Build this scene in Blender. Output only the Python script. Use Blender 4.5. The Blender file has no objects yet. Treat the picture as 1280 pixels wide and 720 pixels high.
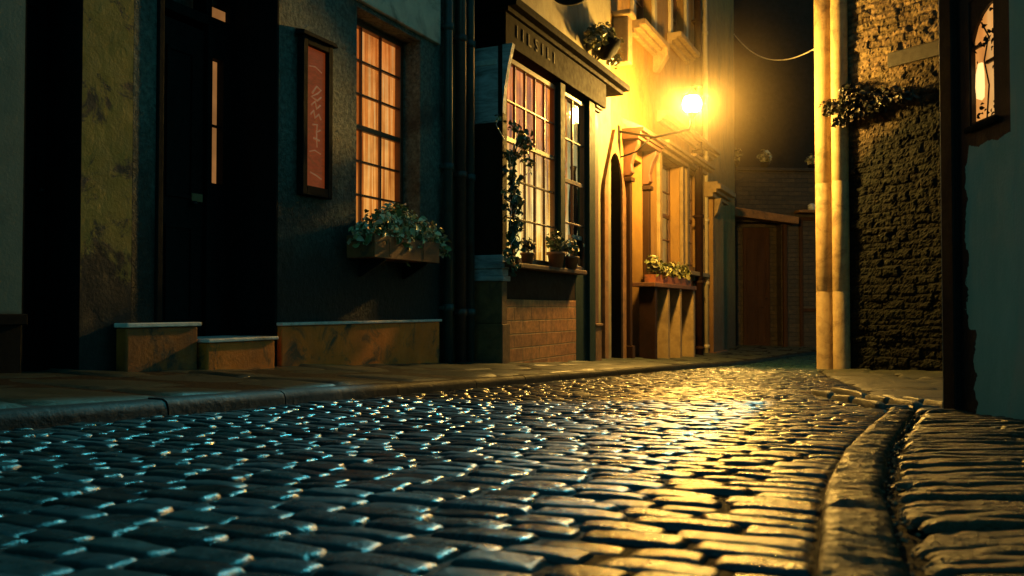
import bpy, bmesh, math, random
from mathutils import Vector, noise
random.seed(7)
R = math.radians
scene = bpy.context.scene
col = scene.collection

# ------------------------------------------------------------------ street frame
D = (0.4138, 0.9104)            # along the street, away from the camera
P = (0.9104, -0.4138)           # across the street, away from the terrace
UW = -4.552                     # terrace building line
ANG = math.atan2(D[1], D[0])

def gz(Y):                      # height of the road surface
    if Y < 16: return -0.0478 * Y
    if Y < 24:
        t = Y - 16
        return -0.0478 * 16 - 0.0478 * (t - t * t / 16)
    return -0.0478 * 20

def uv(u, v): return (u * P[0] + v * D[0], u * P[1] + v * D[1])
def wy(v, out=0.0): return (UW + out) * P[1] + v * D[1]
def pav(v, out=0.0): return gz(wy(v, out)) + 0.17 - 0.047 * out

# ------------------------------------------------------------------ mesh builder
class MB:
    def __init__(s): s.v = []; s.f = []; s.sm = []; s.c = []
    def add(s, vs, fs, smooth=False, colr=None):
        n = len(s.v); s.v += [tuple(q) for q in vs]
        for f in fs: s.f.append(tuple(i + n for i in f)); s.sm.append(smooth)
        s.c += [colr or (1, 1, 1)] * len(vs)
        return s
    def box(s, x0, x1, y0, y1, z0, z1, colr=None):
        return s.add([(x0,y0,z0),(x1,y0,z0),(x1,y1,z0),(x0,y1,z0),(x0,y0,z1),(x1,y0,z1),(x1,y1,z1),(x0,y1,z1)],
              [(3,2,1,0),(4,5,6,7),(0,1,5,4),(1,2,6,5),(2,3,7,6),(3,0,4,7)], False, colr)
    def hexa(s, b, t):          # bottom and top quads
        return s.add(list(b) + list(t), [(3,2,1,0),(4,5,6,7),(0,1,5,4),(1,2,6,5),(2,3,7,6),(3,0,4,7)])
    def prism_x(s, prof, x0, x1):   # prof: (y,z) loop extruded in x
        n = len(prof)
        vs = [(x0, y, z) for y, z in prof] + [(x1, y, z) for y, z in prof]
        fs = [(i, (i+1) % n, n + (i+1) % n, n + i) for i in range(n)]
        fs += [tuple(range(n))[::-1], tuple(range(n, 2*n))]
        return s.add(vs, fs)
    def prism_y(s, prof, y0, y1):   # prof: (x,z)
        n = len(prof)
        vs = [(x, y0, z) for x, z in prof] + [(x, y1, z) for x, z in prof]
        fs = [(i, (i+1) % n, n + (i+1) % n, n + i) for i in range(n)]
        fs += [tuple(range(n))[::-1], tuple(range(n, 2*n))]
        return s.add(vs, fs)
    def tube(s, pts, r, n=10, cap=True):
        pts = [Vector(p) for p in pts]; rings = []; up = None
        rr = r if isinstance(r, (list, tuple)) else [r] * len(pts)
        for i, p in enumerate(pts):
            t = (pts[min(i+1, len(pts)-1)] - pts[max(i-1, 0)]).normalized()
            if up is None or abs(up.dot(t)) > .95:
                up = Vector((0,0,1)) if abs(t.z) < .9 else Vector((1,0,0))
            a = t.cross(up).normalized(); b = a.cross(t).normalized(); up = b
            rings.append([p + (a * math.cos(k*2*math.pi/n) + b * math.sin(k*2*math.pi/n)) * rr[i] for k in range(n)])
        vs = [q for rg in rings for q in rg]; fs = []
        for i in range(len(rings)-1):
            for k in range(n):
                fs.append((i*n+k, i*n+(k+1) % n, (i+1)*n+(k+1) % n, (i+1)*n+k))
        s.add(vs, fs, True)
        if cap:
            m = len(s.v) - len(vs)
            s.f.append(tuple(m + k for k in range(n))[::-1]); s.sm.append(False)
            s.f.append(tuple(m + (len(rings)-1)*n + k for k in range(n))); s.sm.append(False)
        return s
    def lathe(s, prof, cx=0, cy=0, n=20):
        vs = []; fs = []
        for r, z in prof:
            for k in range(n):
                a = k*2*math.pi/n; vs.append((cx + r*math.cos(a), cy + r*math.sin(a), z))
        for i in range(len(prof)-1):
            for k in range(n):
                fs.append((i*n+k, i*n+(k+1) % n, (i+1)*n+(k+1) % n, (i+1)*n+k))
        return s.add(vs, fs, True)
    def leaf(s, c, nrm, size, colr, asp=.62):
        nrm = Vector(nrm).normalized()
        a = nrm.orthogonal().normalized(); b = nrm.cross(a)
        th = random.uniform(0, 6.283)
        a, b = a*math.cos(th) + b*math.sin(th), b*math.cos(th) - a*math.sin(th)
        c = Vector(c); L = size; W = size * asp
        fold = nrm * (W * .25)
        vs = [c - a*L*.5, c - a*L*.12 + b*W*.5 + fold, c + a*L*.25 + b*W*.38 + fold, c + a*L*.55 - nrm*L*.12,
              c + a*L*.25 - b*W*.38 + fold, c - a*L*.12 - b*W*.5 + fold, c + a*L*.1]
        return s.add(vs, [(0,1,6),(1,2,6),(2,3,6),(3,4,6),(4,5,6),(5,0,6)], True, colr)
    def build(s, name, mat, parent=None, bevel=0, seg=2, loc=None, rotz=None):
        me = bpy.data.meshes.new(name); me.from_pydata(s.v, [], s.f); me.update()
        me.polygons.foreach_set('use_smooth', s.sm)
        if any(c != (1,1,1) for c in s.c):
            ca = me.color_attributes.new('Col', 'FLOAT_COLOR', 'POINT')
            flat = []
            for c in s.c: flat += [c[0], c[1], c[2], 1]
            ca.data.foreach_set('color', flat)
        o = bpy.data.objects.new(name, me); col.objects.link(o)
        if mat: me.materials.append(mat)
        if parent: o.parent = parent
        if loc: o.location = loc
        if rotz is not None: o.rotation_euler = (0, 0, rotz)
        if bevel:
            m = o.modifiers.new('Bevel', 'BEVEL'); m.width = bevel; m.segments = seg; m.limit_method = 'ANGLE'; m.angle_limit = R(40)
        return o

def tag(o, label=None, cat=None, group=None, kind=None):
    if label: o['label'] = label
    if cat: o['category'] = cat
    if group: o['group'] = group
    if kind: o['kind'] = kind
    return o
def thing(name, label, cat, loc, rotz=0, group=None):
    o = bpy.data.objects.new(name, None); col.objects.link(o); o.empty_display_size = .1
    o.location = loc; o.rotation_euler = (0, 0, rotz)
    return tag(o, label, cat, group)
def at_wall(v, out=0.0, z=0.0):     # a point in front of the terrace
    x, y = uv(UW + out, v); return (x, y, z)

# ------------------------------------------------------------------ materials
def newmat(name):
    m = bpy.data.materials.new(name); m.use_nodes = True
    nt = m.node_tree; nt.nodes.clear()
    out = nt.nodes.new('ShaderNodeOutputMaterial'); b = nt.nodes.new('ShaderNodeBsdfPrincipled')
    nt.links.new(b.outputs[0], out.inputs[0])
    return m, nt, b, out
def nd(nt, t, **kw):
    n = nt.nodes.new(t)
    for k, v in kw.items():
        if k.startswith('i_'): n.inputs[int(k[2:])].default_value = v
        else: setattr(n, k, v)
    return n
def ramp(nt, stops):
    n = nt.nodes.new('ShaderNodeValToRGB'); e = n.color_ramp.elements
    e[0].position, e[0].color = stops[0][0], (*stops[0][1], 1)
    e[1].position, e[1].color = stops[-1][0], (*stops[-1][1], 1)
    for p, c in stops[1:-1]:
        q = e.new(p); q.color = (*c, 1)
    return n
def g3(x): return (x, x, x)
def nz(nt, vec, scale, detail=6, rough=.6, dist=0.0):
    n = nt.nodes.new('ShaderNodeTexNoise'); n.inputs['Scale'].default_value = scale
    n.inputs['Detail'].default_value = detail; n.inputs['Roughness'].default_value = rough; n.inputs['Distortion'].default_value = dist
    nt.links.new(vec, n.inputs['Vector']); return n.outputs['Fac']
def mixc(nt, f, a, b, blend='MIX'):
    n = nt.nodes.new('ShaderNodeMix'); n.data_type = 'RGBA'; n.blend_type = blend
    for sock, val in ((n.inputs[0], f), (n.inputs[6], a), (n.inputs[7], b)):
        if isinstance(val, (int, float)): sock.default_value = val
        elif isinstance(val, tuple): sock.default_value = (*val, 1)
        else: nt.links.new(val, sock)
    return n.outputs[2]
def mth(nt, op, a, b=None, c=None):
    n = nt.nodes.new('ShaderNodeMath'); n.operation = op
    for i, val in enumerate((a, b, c)):
        if val is None: continue
        if isinstance(val, (int, float)): n.inputs[i].default_value = val
        else: nt.links.new(val, n.inputs[i])
    return n.outputs[0]
def bump(nt, b, h, strength, dist):
    n = nt.nodes.new('ShaderNodeBump'); n.inputs['Strength'].default_value = strength; n.inputs['Distance'].default_value = dist
    nt.links.new(h, n.inputs['Height'])
    prev = b.inputs['Normal'].links
    if prev: nt.links.new(prev[0].from_socket, n.inputs['Normal'])
    nt.links.new(n.outputs[0], b.inputs['Normal'])
def surf(name, c1, c2, scale=6, rough=(.5, .8), b1=(40, .4, .01), b2=None, stain=None, colattr=False, spec=.5, metal=0, stretch=None, soot_or_shade=None):
    """plaster / stone / paint: two-tone noise, stains, two scales of relief; soot=(colour, z height, softness) darkens the foot of a wall"""
    m, nt, b, out = newmat(name)
    tc = nt.nodes.new('ShaderNodeTexCoord'); vec = tc.outputs['Object']
    sv = vec
    if stretch:
        mp = nt.nodes.new('ShaderNodeMapping'); mp.inputs['Scale'].default_value = stretch
        nt.links.new(vec, mp.inputs['Vector']); sv = mp.outputs[0]
    n1 = nz(nt, sv, scale, 8, .65)
    r1 = ramp(nt, [(.32, g3(0)), (.68, g3(1))]); nt.links.new(n1, r1.inputs[0])
    c = mixc(nt, r1.outputs[0], c1, c2)
    if stain:
        n2 = nz(nt, sv, stain[0], 5, .7, .6)
        r2 = ramp(nt, [(stain[1], g3(0)), (stain[2], g3(1))]); nt.links.new(n2, r2.inputs[0])
        c = mixc(nt, r2.outputs[0], c, stain[3])
    if soot_or_shade:
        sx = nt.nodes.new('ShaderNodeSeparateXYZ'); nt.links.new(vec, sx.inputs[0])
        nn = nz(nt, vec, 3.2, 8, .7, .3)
        h0 = sx.outputs[2] if len(soot_or_shade) < 5 else mth(nt, 'ADD', sx.outputs[2], mth(nt, 'MULTIPLY', sx.outputs[0], -soot_or_shade[4]))
        h = mth(nt, 'ADD', h0, mth(nt, 'MULTIPLY', mth(nt, 'SUBTRACT', nn, .5), -soot_or_shade[3]))
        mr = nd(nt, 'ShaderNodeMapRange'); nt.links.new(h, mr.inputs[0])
        mr.inputs[1].default_value = soot_or_shade[1] - soot_or_shade[2]; mr.inputs[2].default_value = soot_or_shade[1] + soot_or_shade[2]; mr.inputs[3].default_value = 1; mr.inputs[4].default_value = 0
        c = mixc(nt, mr.outputs[0], c, soot_or_shade[0])
    if colattr:
        a = nd(nt, 'ShaderNodeVertexColor', layer_name='Col'); c = mixc(nt, 1.0, c, a.outputs[0], 'MULTIPLY')
    nt.links.new(c, b.inputs['Base Color'])
    rr = nd(nt, 'ShaderNodeMapRange'); nt.links.new(nz(nt, vec, scale*2.3, 5), rr.inputs[0])
    rr.inputs[1].default_value = .3; rr.inputs[2].default_value = .7; rr.inputs[3].default_value = rough[0]; rr.inputs[4].default_value = rough[1]
    nt.links.new(rr.outputs[0], b.inputs['Roughness'])
    b.inputs['Metallic'].default_value = metal
    b.inputs['Specular IOR Level'].default_value = spec
    if b2: bump(nt, b, nz(nt, sv, b2[0], 6, .6, .3), b2[1], b2[2])
    if b1: bump(nt, b, nz(nt, vec, b1[0], 8, .65), b1[1], b1[2])
    return m
def brick(name, c1, c2, mortar, bw=.23, bh=.075, rough=(.5,.8), soot_or_shade=None):
    m, nt, b, out = newmat(name)
    tc = nt.nodes.new('ShaderNodeTexCoord'); sx = nd(nt, 'ShaderNodeSeparateXYZ'); nt.links.new(tc.outputs['Object'], sx.inputs[0])
    cb = nd(nt, 'ShaderNodeCombineXYZ')
    wob = nz(nt, tc.outputs['Object'], 5, 3)
    nt.links.new(mth(nt, 'ADD', mth(nt, 'ADD', sx.outputs[0], sx.outputs[1]), mth(nt, 'MULTIPLY', wob, .02)), cb.inputs[0])
    nt.links.new(mth(nt, 'ADD', sx.outputs[2], mth(nt, 'MULTIPLY', wob, .016)), cb.inputs[1])
    bt = nd(nt, 'ShaderNodeTexBrick'); nt.links.new(cb.outputs[0], bt.inputs['Vector'])
    bt.inputs['Color1'].default_value = (*c1, 1); bt.inputs['Color2'].default_value = (*c2, 1); bt.inputs['Mortar'].default_value = (*mortar, 1)
    bt.inputs['Scale'].default_value = 1; bt.inputs['Mortar Size'].default_value = .008; bt.inputs['Mortar Smooth'].default_value = .4
    bt.inputs['Brick Width'].default_value = bw; bt.inputs['Row Height'].default_value = bh
    n = nz(nt, tc.outputs['Object'], 9, 8, .7)
    r = ramp(nt, [(.3, g3(.35)), (.7, g3(1.2))]); nt.links.new(n, r.inputs[0])
    nt.links.new(mixc(nt, 1.0, bt.outputs['Color'], r.outputs[0], 'MULTIPLY'), b.inputs['Base Color'])
    b.inputs['Roughness'].default_value = sum(rough)/2
    bump(nt, b, mth(nt, 'SUBTRACT', mth(nt, 'MULTIPLY', n, .6), bt.outputs['Fac']), .9, .012)
    bump(nt, b, nz(nt, tc.outputs['Object'], 90, 5), .4, .004)
    return m
def glow(name, stops, strength, axis=0, freq=18.0, noise_amt=.6, zr=None, zcols=None, spots=False):
    """backlit cloth: emission varying with the folds (along x) and with height"""
    m, nt, b, out = newmat(name)
    tc = nt.nodes.new('ShaderNodeTexCoord'); sx = nd(nt, 'ShaderNodeSeparateXYZ'); nt.links.new(tc.outputs['Object'], sx.inputs[0])
    cb = nd(nt, 'ShaderNodeCombineXYZ')
    nt.links.new(mth(nt, 'MULTIPLY', sx.outputs[0], freq), cb.inputs[0]); nt.links.new(mth(nt, 'MULTIPLY', sx.outputs[1], freq), cb.inputs[1]); nt.links.new(mth(nt, 'MULTIPLY', sx.outputs[2], .5), cb.inputs[2])
    n = nz(nt, cb.outputs[0], 1.0, 4, .6, .2)
    rp = ramp(nt, stops); nt.links.new(n, rp.inputs[0])
    c = rp.outputs[0]
    if zr:
        mr = nd(nt, 'ShaderNodeMapRange'); nt.links.new(mth(nt, 'ADD', sx.outputs[2], mth(nt, 'MULTIPLY', mth(nt, 'SUBTRACT', n, .5), .5)), mr.inputs[0])
        mr.inputs[1].default_value = zr[0]; mr.inputs[2].default_value = zr[1]
        r2 = ramp(nt, zcols); nt.links.new(mr.outputs[0], r2.inputs[0])
        c = mixc(nt, 1.0, c, r2.outputs[0], 'MULTIPLY')
    n2 = nz(nt, tc.outputs['Object'], 2.5, 4)
    r3 = ramp(nt, [(.3, g3(.55)), (.7, g3(1.15))]); nt.links.new(n2, r3.inputs[0])
    c = mixc(nt, 1.0, c, r3.outputs[0], 'MULTIPLY')
    nt.links.new(c, b.inputs['Emission Color']); b.inputs['Emission Strength'].default_value = strength
    b.inputs['Base Color'].default_value = (.03,.014,.005,1); b.inputs['Roughness'].default_value = .9
    return m
def emit(name, c, s):
    m, nt, b, out = newmat(name)
    b.inputs['Emission Color'].default_value = (*c, 1); b.inputs['Emission Strength'].default_value = s; b.inputs['Base Color'].default_value = (*c, 1)
    return m
def glassmat(name, tint=(1,1,1), refl=.9):
    m, nt, b, out = newmat(name)
    tr = nd(nt, 'ShaderNodeBsdfTransparent'); tr.inputs[0].default_value = (*tint, 1)
    gl = nd(nt, 'ShaderNodeBsdfGlossy'); gl.inputs['Roughness'].default_value = .03; gl.inputs[0].default_value = (refl, refl, refl, 1)
    tc = nt.nodes.new('ShaderNodeTexCoord')
    bp = nd(nt, 'ShaderNodeBump'); bp.inputs['Strength'].default_value = .12; bp.inputs['Distance'].default_value = .02
    nt.links.new(nz(nt, tc.outputs['Object'], 7, 2), bp.inputs['Height']); nt.links.new(bp.outputs[0], gl.inputs['Normal'])
    fr = nd(nt, 'ShaderNodeFresnel'); fr.inputs[0].default_value = 1.45
    mx = nd(nt, 'ShaderNodeMixShader')
    nt.links.new(fr.outputs[0], mx.inputs[0]); nt.links.new(tr.outputs[0], mx.inputs[1]); nt.links.new(gl.outputs[0], mx.inputs[2])
    nt.links.new(mx.outputs[0], out.inputs[0]); nt.nodes.remove(b)
    return m
def leafmat(name, rough=.45):
    m, nt, b, out = newmat(name)
    a = nd(nt, 'ShaderNodeVertexColor', layer_name='Col')
    nt.links.new(a.outputs[0], b.inputs['Base Color']); b.inputs['Roughness'].default_value = rough
    return m

M = {}
M['stucco'] = surf('teal_stucco', (.035,.07,.06), (.2,.3,.265), 26, (.55,.85), (60,1,.02), (16,1,.09), stain=(1.7,.48,.7,(.025,.035,.03)), soot_or_shade=((.016,.019,.014), 1.15, .55, 1.3))
M['ochre'] = surf('ochre_plaster', (.34,.23,.035), (.22,.15,.025), 3.5, (.6,.85), (45,.5,.008), (5,.6,.02), stain=(3.2,.54,.6,(.03,.03,.025)), soot_or_shade=((.006,.006,.006), .62, .06, 1.3))
M['tealpaint'] = surf('teal_painted_plaster', (.06,.12,.1), (.085,.15,.125), 3, (.5,.75), (60,.35,.005), (4,.4,.01), stain=(2.2,.55,.75,(.035,.06,.05)), soot_or_shade=((.005,.006,.006), .26, .02, .12))
M['blackgloss'] = surf('black_gloss_paint', (.004,.005,.005), (.009,.01,.01), 8, (.5,.7), (60,.25,.003), spec=.15)
M['blackwood'] = surf('black_painted_wood', (.004,.0045,.0045), (.008,.009,.009), 8, (.7,.9), (70,.3,.004), stretch=(1,1,.15), spec=.12)
M['sandplinth'] = surf('ochre_painted_plinth', (.9,.22,.012), (.62,.14,.008), 4, (.5,.75), (40,.45,.008), (7,.5,.015), stain=(3.5,.52,.66,(.08,.045,.02)))
M['brownplinth'] = surf('dark_brown_plinth', (.5,.13,.012), (.26,.06,.006), 4, (.5,.75), (40,.45,.008), (7,.5,.015), stain=(3.5,.5,.62,(.03,.02,.012)))  # same texture as the ochre plinth, in darker browns
M['capstone'] = surf('pale_coping', (.8,.77,.7), (.62,.6,.54), 12, (.35,.6), (60,.4,.005), stain=(4,.5,.7,(.25,.24,.2)))
M['lintel'] = surf('grey_sandstone_lintel', (.62,.58,.45), (.45,.43,.34), 6, (.6,.85), (70,.35,.006), stain=(2.5,.5,.7,(.16,.165,.13)))
M['brownwood'] = surf('brown_varnished_wood', (.032,.013,.005), (.018,.007,.003), 6, (.6,.8), (60,.35,.004), stretch=(.2,1,1), stain=(3,.5,.7,(.02,.012,.008)), spec=.15)
M['doorwood'] = surf('dark_brown_door_paint', (.05,.023,.009), (.028,.012,.005), 6, (.6,.8), (60,.35,.004), stretch=(1,1,.2), spec=.15)
M['fasciawood'] = surf('dark_brown_fascia_paint', (.009,.004,.0016), (.005,.0022,.001), 6, (.7,.9), (60,.35,.004), stretch=(.2,1,1), spec=.06)
M['redwood'] = surf('red_brown_painted_wood', (.15,.06,.022), (.09,.033,.013), 6, (.55,.75), (60,.4,.004), stretch=(1,1,.2), stain=(5,.52,.7,(.07,.035,.02)))
M['darkgreen'] = surf('dark_green_paint', (.012,.028,.024), (.02,.042,.035), 6, (.6,.8), (60,.3,.003), stretch=(1,1,.2), spec=.15)
M['slate'] = surf('weathered_blue_grey_board', (.5,.56,.6), (.3,.34,.36), 4, (.5,.75), (40,.5,.008), stretch=(1,1,5), stain=(2.2,.45,.75,(.07,.07,.06)))
M['palepaint'] = surf('chipped_pale_paint', (.6,.62,.6), (.42,.42,.38), 14, (.5,.7), (50,.4,.004))
M['creamwall'] = surf('stained_cream_render', (.25,.22,.13), (.15,.13,.075), 3, (.6,.85), (45,.6,.01), (5,.5,.02), stain=(1.6,.48,.7,(.14,.1,.045)), stretch=(1,1,.45))
M['yellowwall'] = surf('yellow_ochre_render', (.34,.19,.042), (.23,.12,.024), 3, (.6,.85), (45,.55,.01), (4,.5,.02), stain=(1.4,.5,.72,(.12,.075,.025)), stretch=(1,1,.4), soot_or_shade=((.11,.05,.014), .7, .9, 1.2))
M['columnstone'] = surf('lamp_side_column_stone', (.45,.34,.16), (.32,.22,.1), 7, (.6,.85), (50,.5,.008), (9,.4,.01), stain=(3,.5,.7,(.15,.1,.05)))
M['sandstone'] = surf('carved_sandstone', (.3,.21,.09), (.2,.13,.05), 7, (.6,.85), (50,.5,.008), (9,.4,.01), stain=(3,.5,.7,(.15,.1,.05)))
M['orangestone'] = surf('orange_worn_stone', (.24,.12,.04), (.14,.065,.022), 7, (.6,.85), (50,.6,.01), (9,.6,.02), stain=(4,.5,.68,(.09,.05,.025)))
M['brick'] = brick('worn_red_brick', (.68,.29,.08), (.48,.19,.055), (.3,.2,.08), .5, .16)
M['darkbrick'] = brick('dark_garden_wall_brick', (.06,.042,.022), (.035,.025,.013), (.02,.016,.011), .4, .13)
M['iron'] = surf('black_iron', (.01,.01,.011), (.02,.018,.016), 20, (.35,.6), (80,.3,.003), metal=.6)
M['pipe'] = surf('dark_teal_cast_iron_pipe', (.02,.045,.045), (.03,.06,.058), 9, (.35,.55), (60,.3,.003), stain=(3,.5,.7,(.035,.02,.015)))
M['pipebrown'] = surf('brown_cast_iron_pipe', (.09,.05,.04), (.05,.028,.022), 9, (.3,.5), (60,.3,.003))
M['palepipe'] = surf('cream_painted_pipe', (.5,.42,.25), (.4,.33,.18), 9, (.4,.6), (60,.3,.003))
M['framewood'] = surf('brown_sash_paint', (.13,.055,.025), (.08,.035,.018), 9, (.35,.55), (60,.3,.002))
M['terracotta'] = surf('terracotta', (.3,.13,.06), (.2,.085,.04), 9, (.6,.8), (60,.3,.003))
M['boxwood'] = surf('weathered_orange_planter_wood', (.34,.1,.025), (.18,.055,.015), 5, (.5,.75), (50,.5,.005), stretch=(.25,1,1), stain=(5,.5,.65,(.05,.03,.02)))
M['glass'] = glassmat('old_window_glass')
M['leaf'] = leafmat('leaf_surface')
M['curtain'] = glow('orange_curtain_cloth', [(.36,(.36,.085,.01)),(.46,(.8,.28,.045)),(.54,(.98,.45,.1)),(.64,(1.0,.64,.22))], .92, freq=22, zr=(1.2,2.9), zcols=[(0,(1.0,1.0,.95)),(.5,(1,.88,.8)),(1,(.82,.58,.5))])
M['shopcurtain'] = glow('yellow_shop_curtain_cloth', [(.36,(.22,.06,.01)),(.45,(.66,.35,.08)),(.53,(1.0,.7,.24)),(.64,(1,.86,.4))], 1.45, freq=20, zr=(1.0,3.5), zcols=[(0,(1,.88,.55)),(.42,(1,.82,.5)),(.56,(.75,.36,.17)),(1,(.8,.3,.08))])
M['drape'] = glow('red_orange_drape_cloth', [(.36,(.25,.055,.01)),(.48,(.75,.25,.045)),(.62,(1,.6,.17))], .85, freq=22)
M['slit'] = glow('lamp_lit_sidelight', [(.3,(.42,.15,.035)),(.7,(.55,.24,.07))], .55, freq=3)
M['dimlit'] = glow('dim_yellow_blind', [(.3,(.5,.3,.06)),(.7,(.85,.58,.16))], .5, freq=4)
M['paleroom'] = glow('pale_green_lit_room_wall', [(.3,(.35,.32,.12)),(.7,(.6,.52,.22))], .8, freq=3)

# road materials
def stone_mat(name, base, tint2, rough, bs=(38,.55,.006), joints=None):
    m, nt, b, out = newmat(name)
    tc = nt.nodes.new('ShaderNodeTexCoord'); vec = tc.outputs['Object']
    a = nd(nt, 'ShaderNodeVertexColor', layer_name='Col')
    n = nz(nt, vec, 22, 8, .7)
    r = ramp(nt, [(.3, base), (.7, tint2)]); nt.links.new(n, r.inputs[0])
    c = mixc(nt, 1.0, r.outputs[0], a.outputs[0], 'MULTIPLY')
    nt.links.new(c, b.inputs['Base Color'])
    w = nz(nt, vec, 3.0, 4, .6)
    mr = nd(nt, 'ShaderNodeMapRange'); nt.links.new(mth(nt, 'ADD', mth(nt, 'MULTIPLY', w, .6), mth(nt, 'MULTIPLY', n, .4)), mr.inputs[0])
    mr.inputs[1].default_value = .35; mr.inputs[2].default_value = .65; mr.inputs[3].default_value = rough[0]; mr.inputs[4].default_value = rough[1]
    sr = nd(nt, 'ShaderNodeSeparateColor'); nt.links.new(a.outputs[0], sr.inputs[0])
    nt.links.new(mth(nt, 'ADD', mr.outputs[0], mth(nt, 'MULTIPLY', mth(nt, 'SUBTRACT', sr.outputs[1], 1.0), .12)), b.inputs['Roughness'])
    b.inputs['Specular IOR Level'].default_value = .6
    bump(nt, b, nz(nt, vec, bs[0], 7, .62, .2), bs[1], bs[2])
    bump(nt, b, nz(nt, vec, 170, 4, .65), .45, .002)
    return m
M['sett'] = stone_mat('wet_basalt_setts', (.004,.018,.021), (.012,.045,.05), (.16,.4), (38,.6,.006))
M['walksett'] = stone_mat('wet_whin_paving_setts', (.03,.02,.009), (.1,.066,.03), (.28,.5), (50,1,.01))
M['kerbstone'] = stone_mat('wet_kerb_stone', (.01,.006,.003), (.07,.045,.018), (.25,.5), (40,1,.012))
M['kerbdark'] = stone_mat('dark_wet_kerb', (.002,.002,.002), (.006,.006,.005), (.55,.8), (26,.7,.008))
M['kerbdark'].node_tree.nodes['Principled BSDF'].inputs['Specular IOR Level'].default_value = .18
M['flag'] = stone_mat('wet_flagstones', (.022,.03,.021), (.06,.068,.045), (.3,.55), (40,.8,.008))
M['joint'] = surf('wet_black_joint_grit', (.005,.005,.005), (.012,.011,.01), 30, (.6,.9), (90,1,.012), (30,.9,.02), spec=.2)
M['soil'] = surf('dark_soil', (.015,.014,.012), (.025,.022,.018), 4, (.8,.95), (40,.5,.01))
M['grit'] = stone_mat('pale_loose_grit', (.1,.08,.05), (.25,.2,.13), (.35,.6))

# ------------------------------------------------------------------ ground, road, kerbs
def interp(tab, x):
    if x <= tab[0][0]: return tab[0][1]
    for (a, b), (c, d) in zip(tab, tab[1:]):
        if x <= c: return b + (d - b) * (x - a) / (c - a)
    return tab[-1][1]
KL = [(-4,-2.75),(2,-2.82),(6,-2.9),(12,-3.0),(20,-2.98),(23,-2.8),(26,-2.2),(28,-1.4),(30,.2)]
KR = [(-4,-.02),(.6,-.08),(1.2,-.115),(1.9,-.165),(2.6,-.175),(3.4,-.15),(4.4,-.1),(4.75,-.11),(6.1,-.24),(7.4,-.4),(9.8,-.77),(13.2,-1.23),(16,-1.25),(20,-1.0),(26,1.5),(30,4)]

def sheet(name, us, vs, zf, mat, kind='structure', cc=None):
    mb = MB(); n = len(us(vs[0])); vv = []; fs = []
    for v in vs:
        for u in us(v):
            x, y = uv(u, v); vv.append((x, y, zf(u, v, y)))
    for i in range(len(vs)-1):
        for k in range(n-1): fs.append((i*n+k, i*n+k+1, (i+1)*n+k+1, (i+1)*n+k))
    mb.add(vv, fs, True)
    return tag(mb.build(name, mat), kind=kind)

# wide ground sheet below everything, follows the fall of the street, then levels
mb = MB(); ys = [-60,-20,-6] + list(range(0, 27, 2)) + [40, 90, 160]; xs = [-90,-30,-10,-4,0,4,10,30,90]
vv = [(x, y, (gz(y) if y > -6 else .29) - .07) for y in ys for x in xs]; n = len(xs)
tag(mb.add(vv, [(i*n+k, i*n+k+1, (i+1)*n+k+1, (i+1)*n+k) for i in range(len(ys)-1) for k in range(n-1)], True).build('ground', M['soil']), kind='structure')

vs = [-3 + .5*i for i in range(68)]
def zroad_(u, y):
    q = max(0, min(1, (-1.9-u)/.95)); return gz(y) + .026*q*q*(3-2*q)
sheet('road', lambda v: [interp(KL,v)-.05, -2.65, -2.45, -2.25, -2.05, -1.9, interp(KR,v)+.05], vs, lambda u,v,y: zroad_(u,y)-.0095, M['joint'])

def sett(mb, cx, cy, ax, ay, hx, hy, zf, top, nx, ny, rnd, colr, rough=.0024, drop=.014, pw=12):
    """one rounded stone: centre, unit axes, half sizes; zf gives the road height under a point"""
    tiltx, tilty = rnd.gauss(0,.017), rnd.gauss(0,.024)
    sk = rnd.uniform(-.07,.07); tp = rnd.uniform(-.08,.08); off = rnd.uniform(0, 100); dz = rnd.gauss(0,.0022)
    vs = []
    for j in range(ny):
        t = -1 + 2*j/(ny-1)
        t = math.copysign(abs(t)**.5, t)
        for i in range(nx):
            s = -1 + 2*i/(nx-1); s = math.copysign(abs(s)**.45, s)
            rx = s*(1 - .05*t*t)*(1+tp*.6*t); ry = t*(1 - .06*s*s) + sk*s*.5
            wob = 1 + .09*noise.noise(Vector((s*1.7+off, t*1.7, off*.3))); rx *= wob; ry *= 1 + .1*noise.noise(Vector((t*1.5, s*2.2+off, off*.7)))
            x = cx + ax[0]*hx*rx + ay[0]*hy*ry; y = cy + ax[1]*hx*rx + ay[1]*hy*ry
            f = (1-abs(s)**(pw*1.8))*(1-abs(t)**pw)
            q = noise.noise(Vector((x*14+off, y*14, off)))*rough*1.2 + noise.noise(Vector((x*45, y*45, off)))*rough*.6
            z = zf(x, y) + top + dz - drop*(1-f)**1.0 + (tiltx*s*hx*2 + tilty*t*hy*2)*.5*f + q*f - .0028*s*s - .002*t*t
            vs.append((x, y, z))
    fs = [(j*nx+i, j*nx+i+1, (j+1)*nx+i+1, (j+1)*nx+i) for j in range(ny-1) for i in range(nx-1)]
    mb.add(vs, fs, True, colr)

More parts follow.
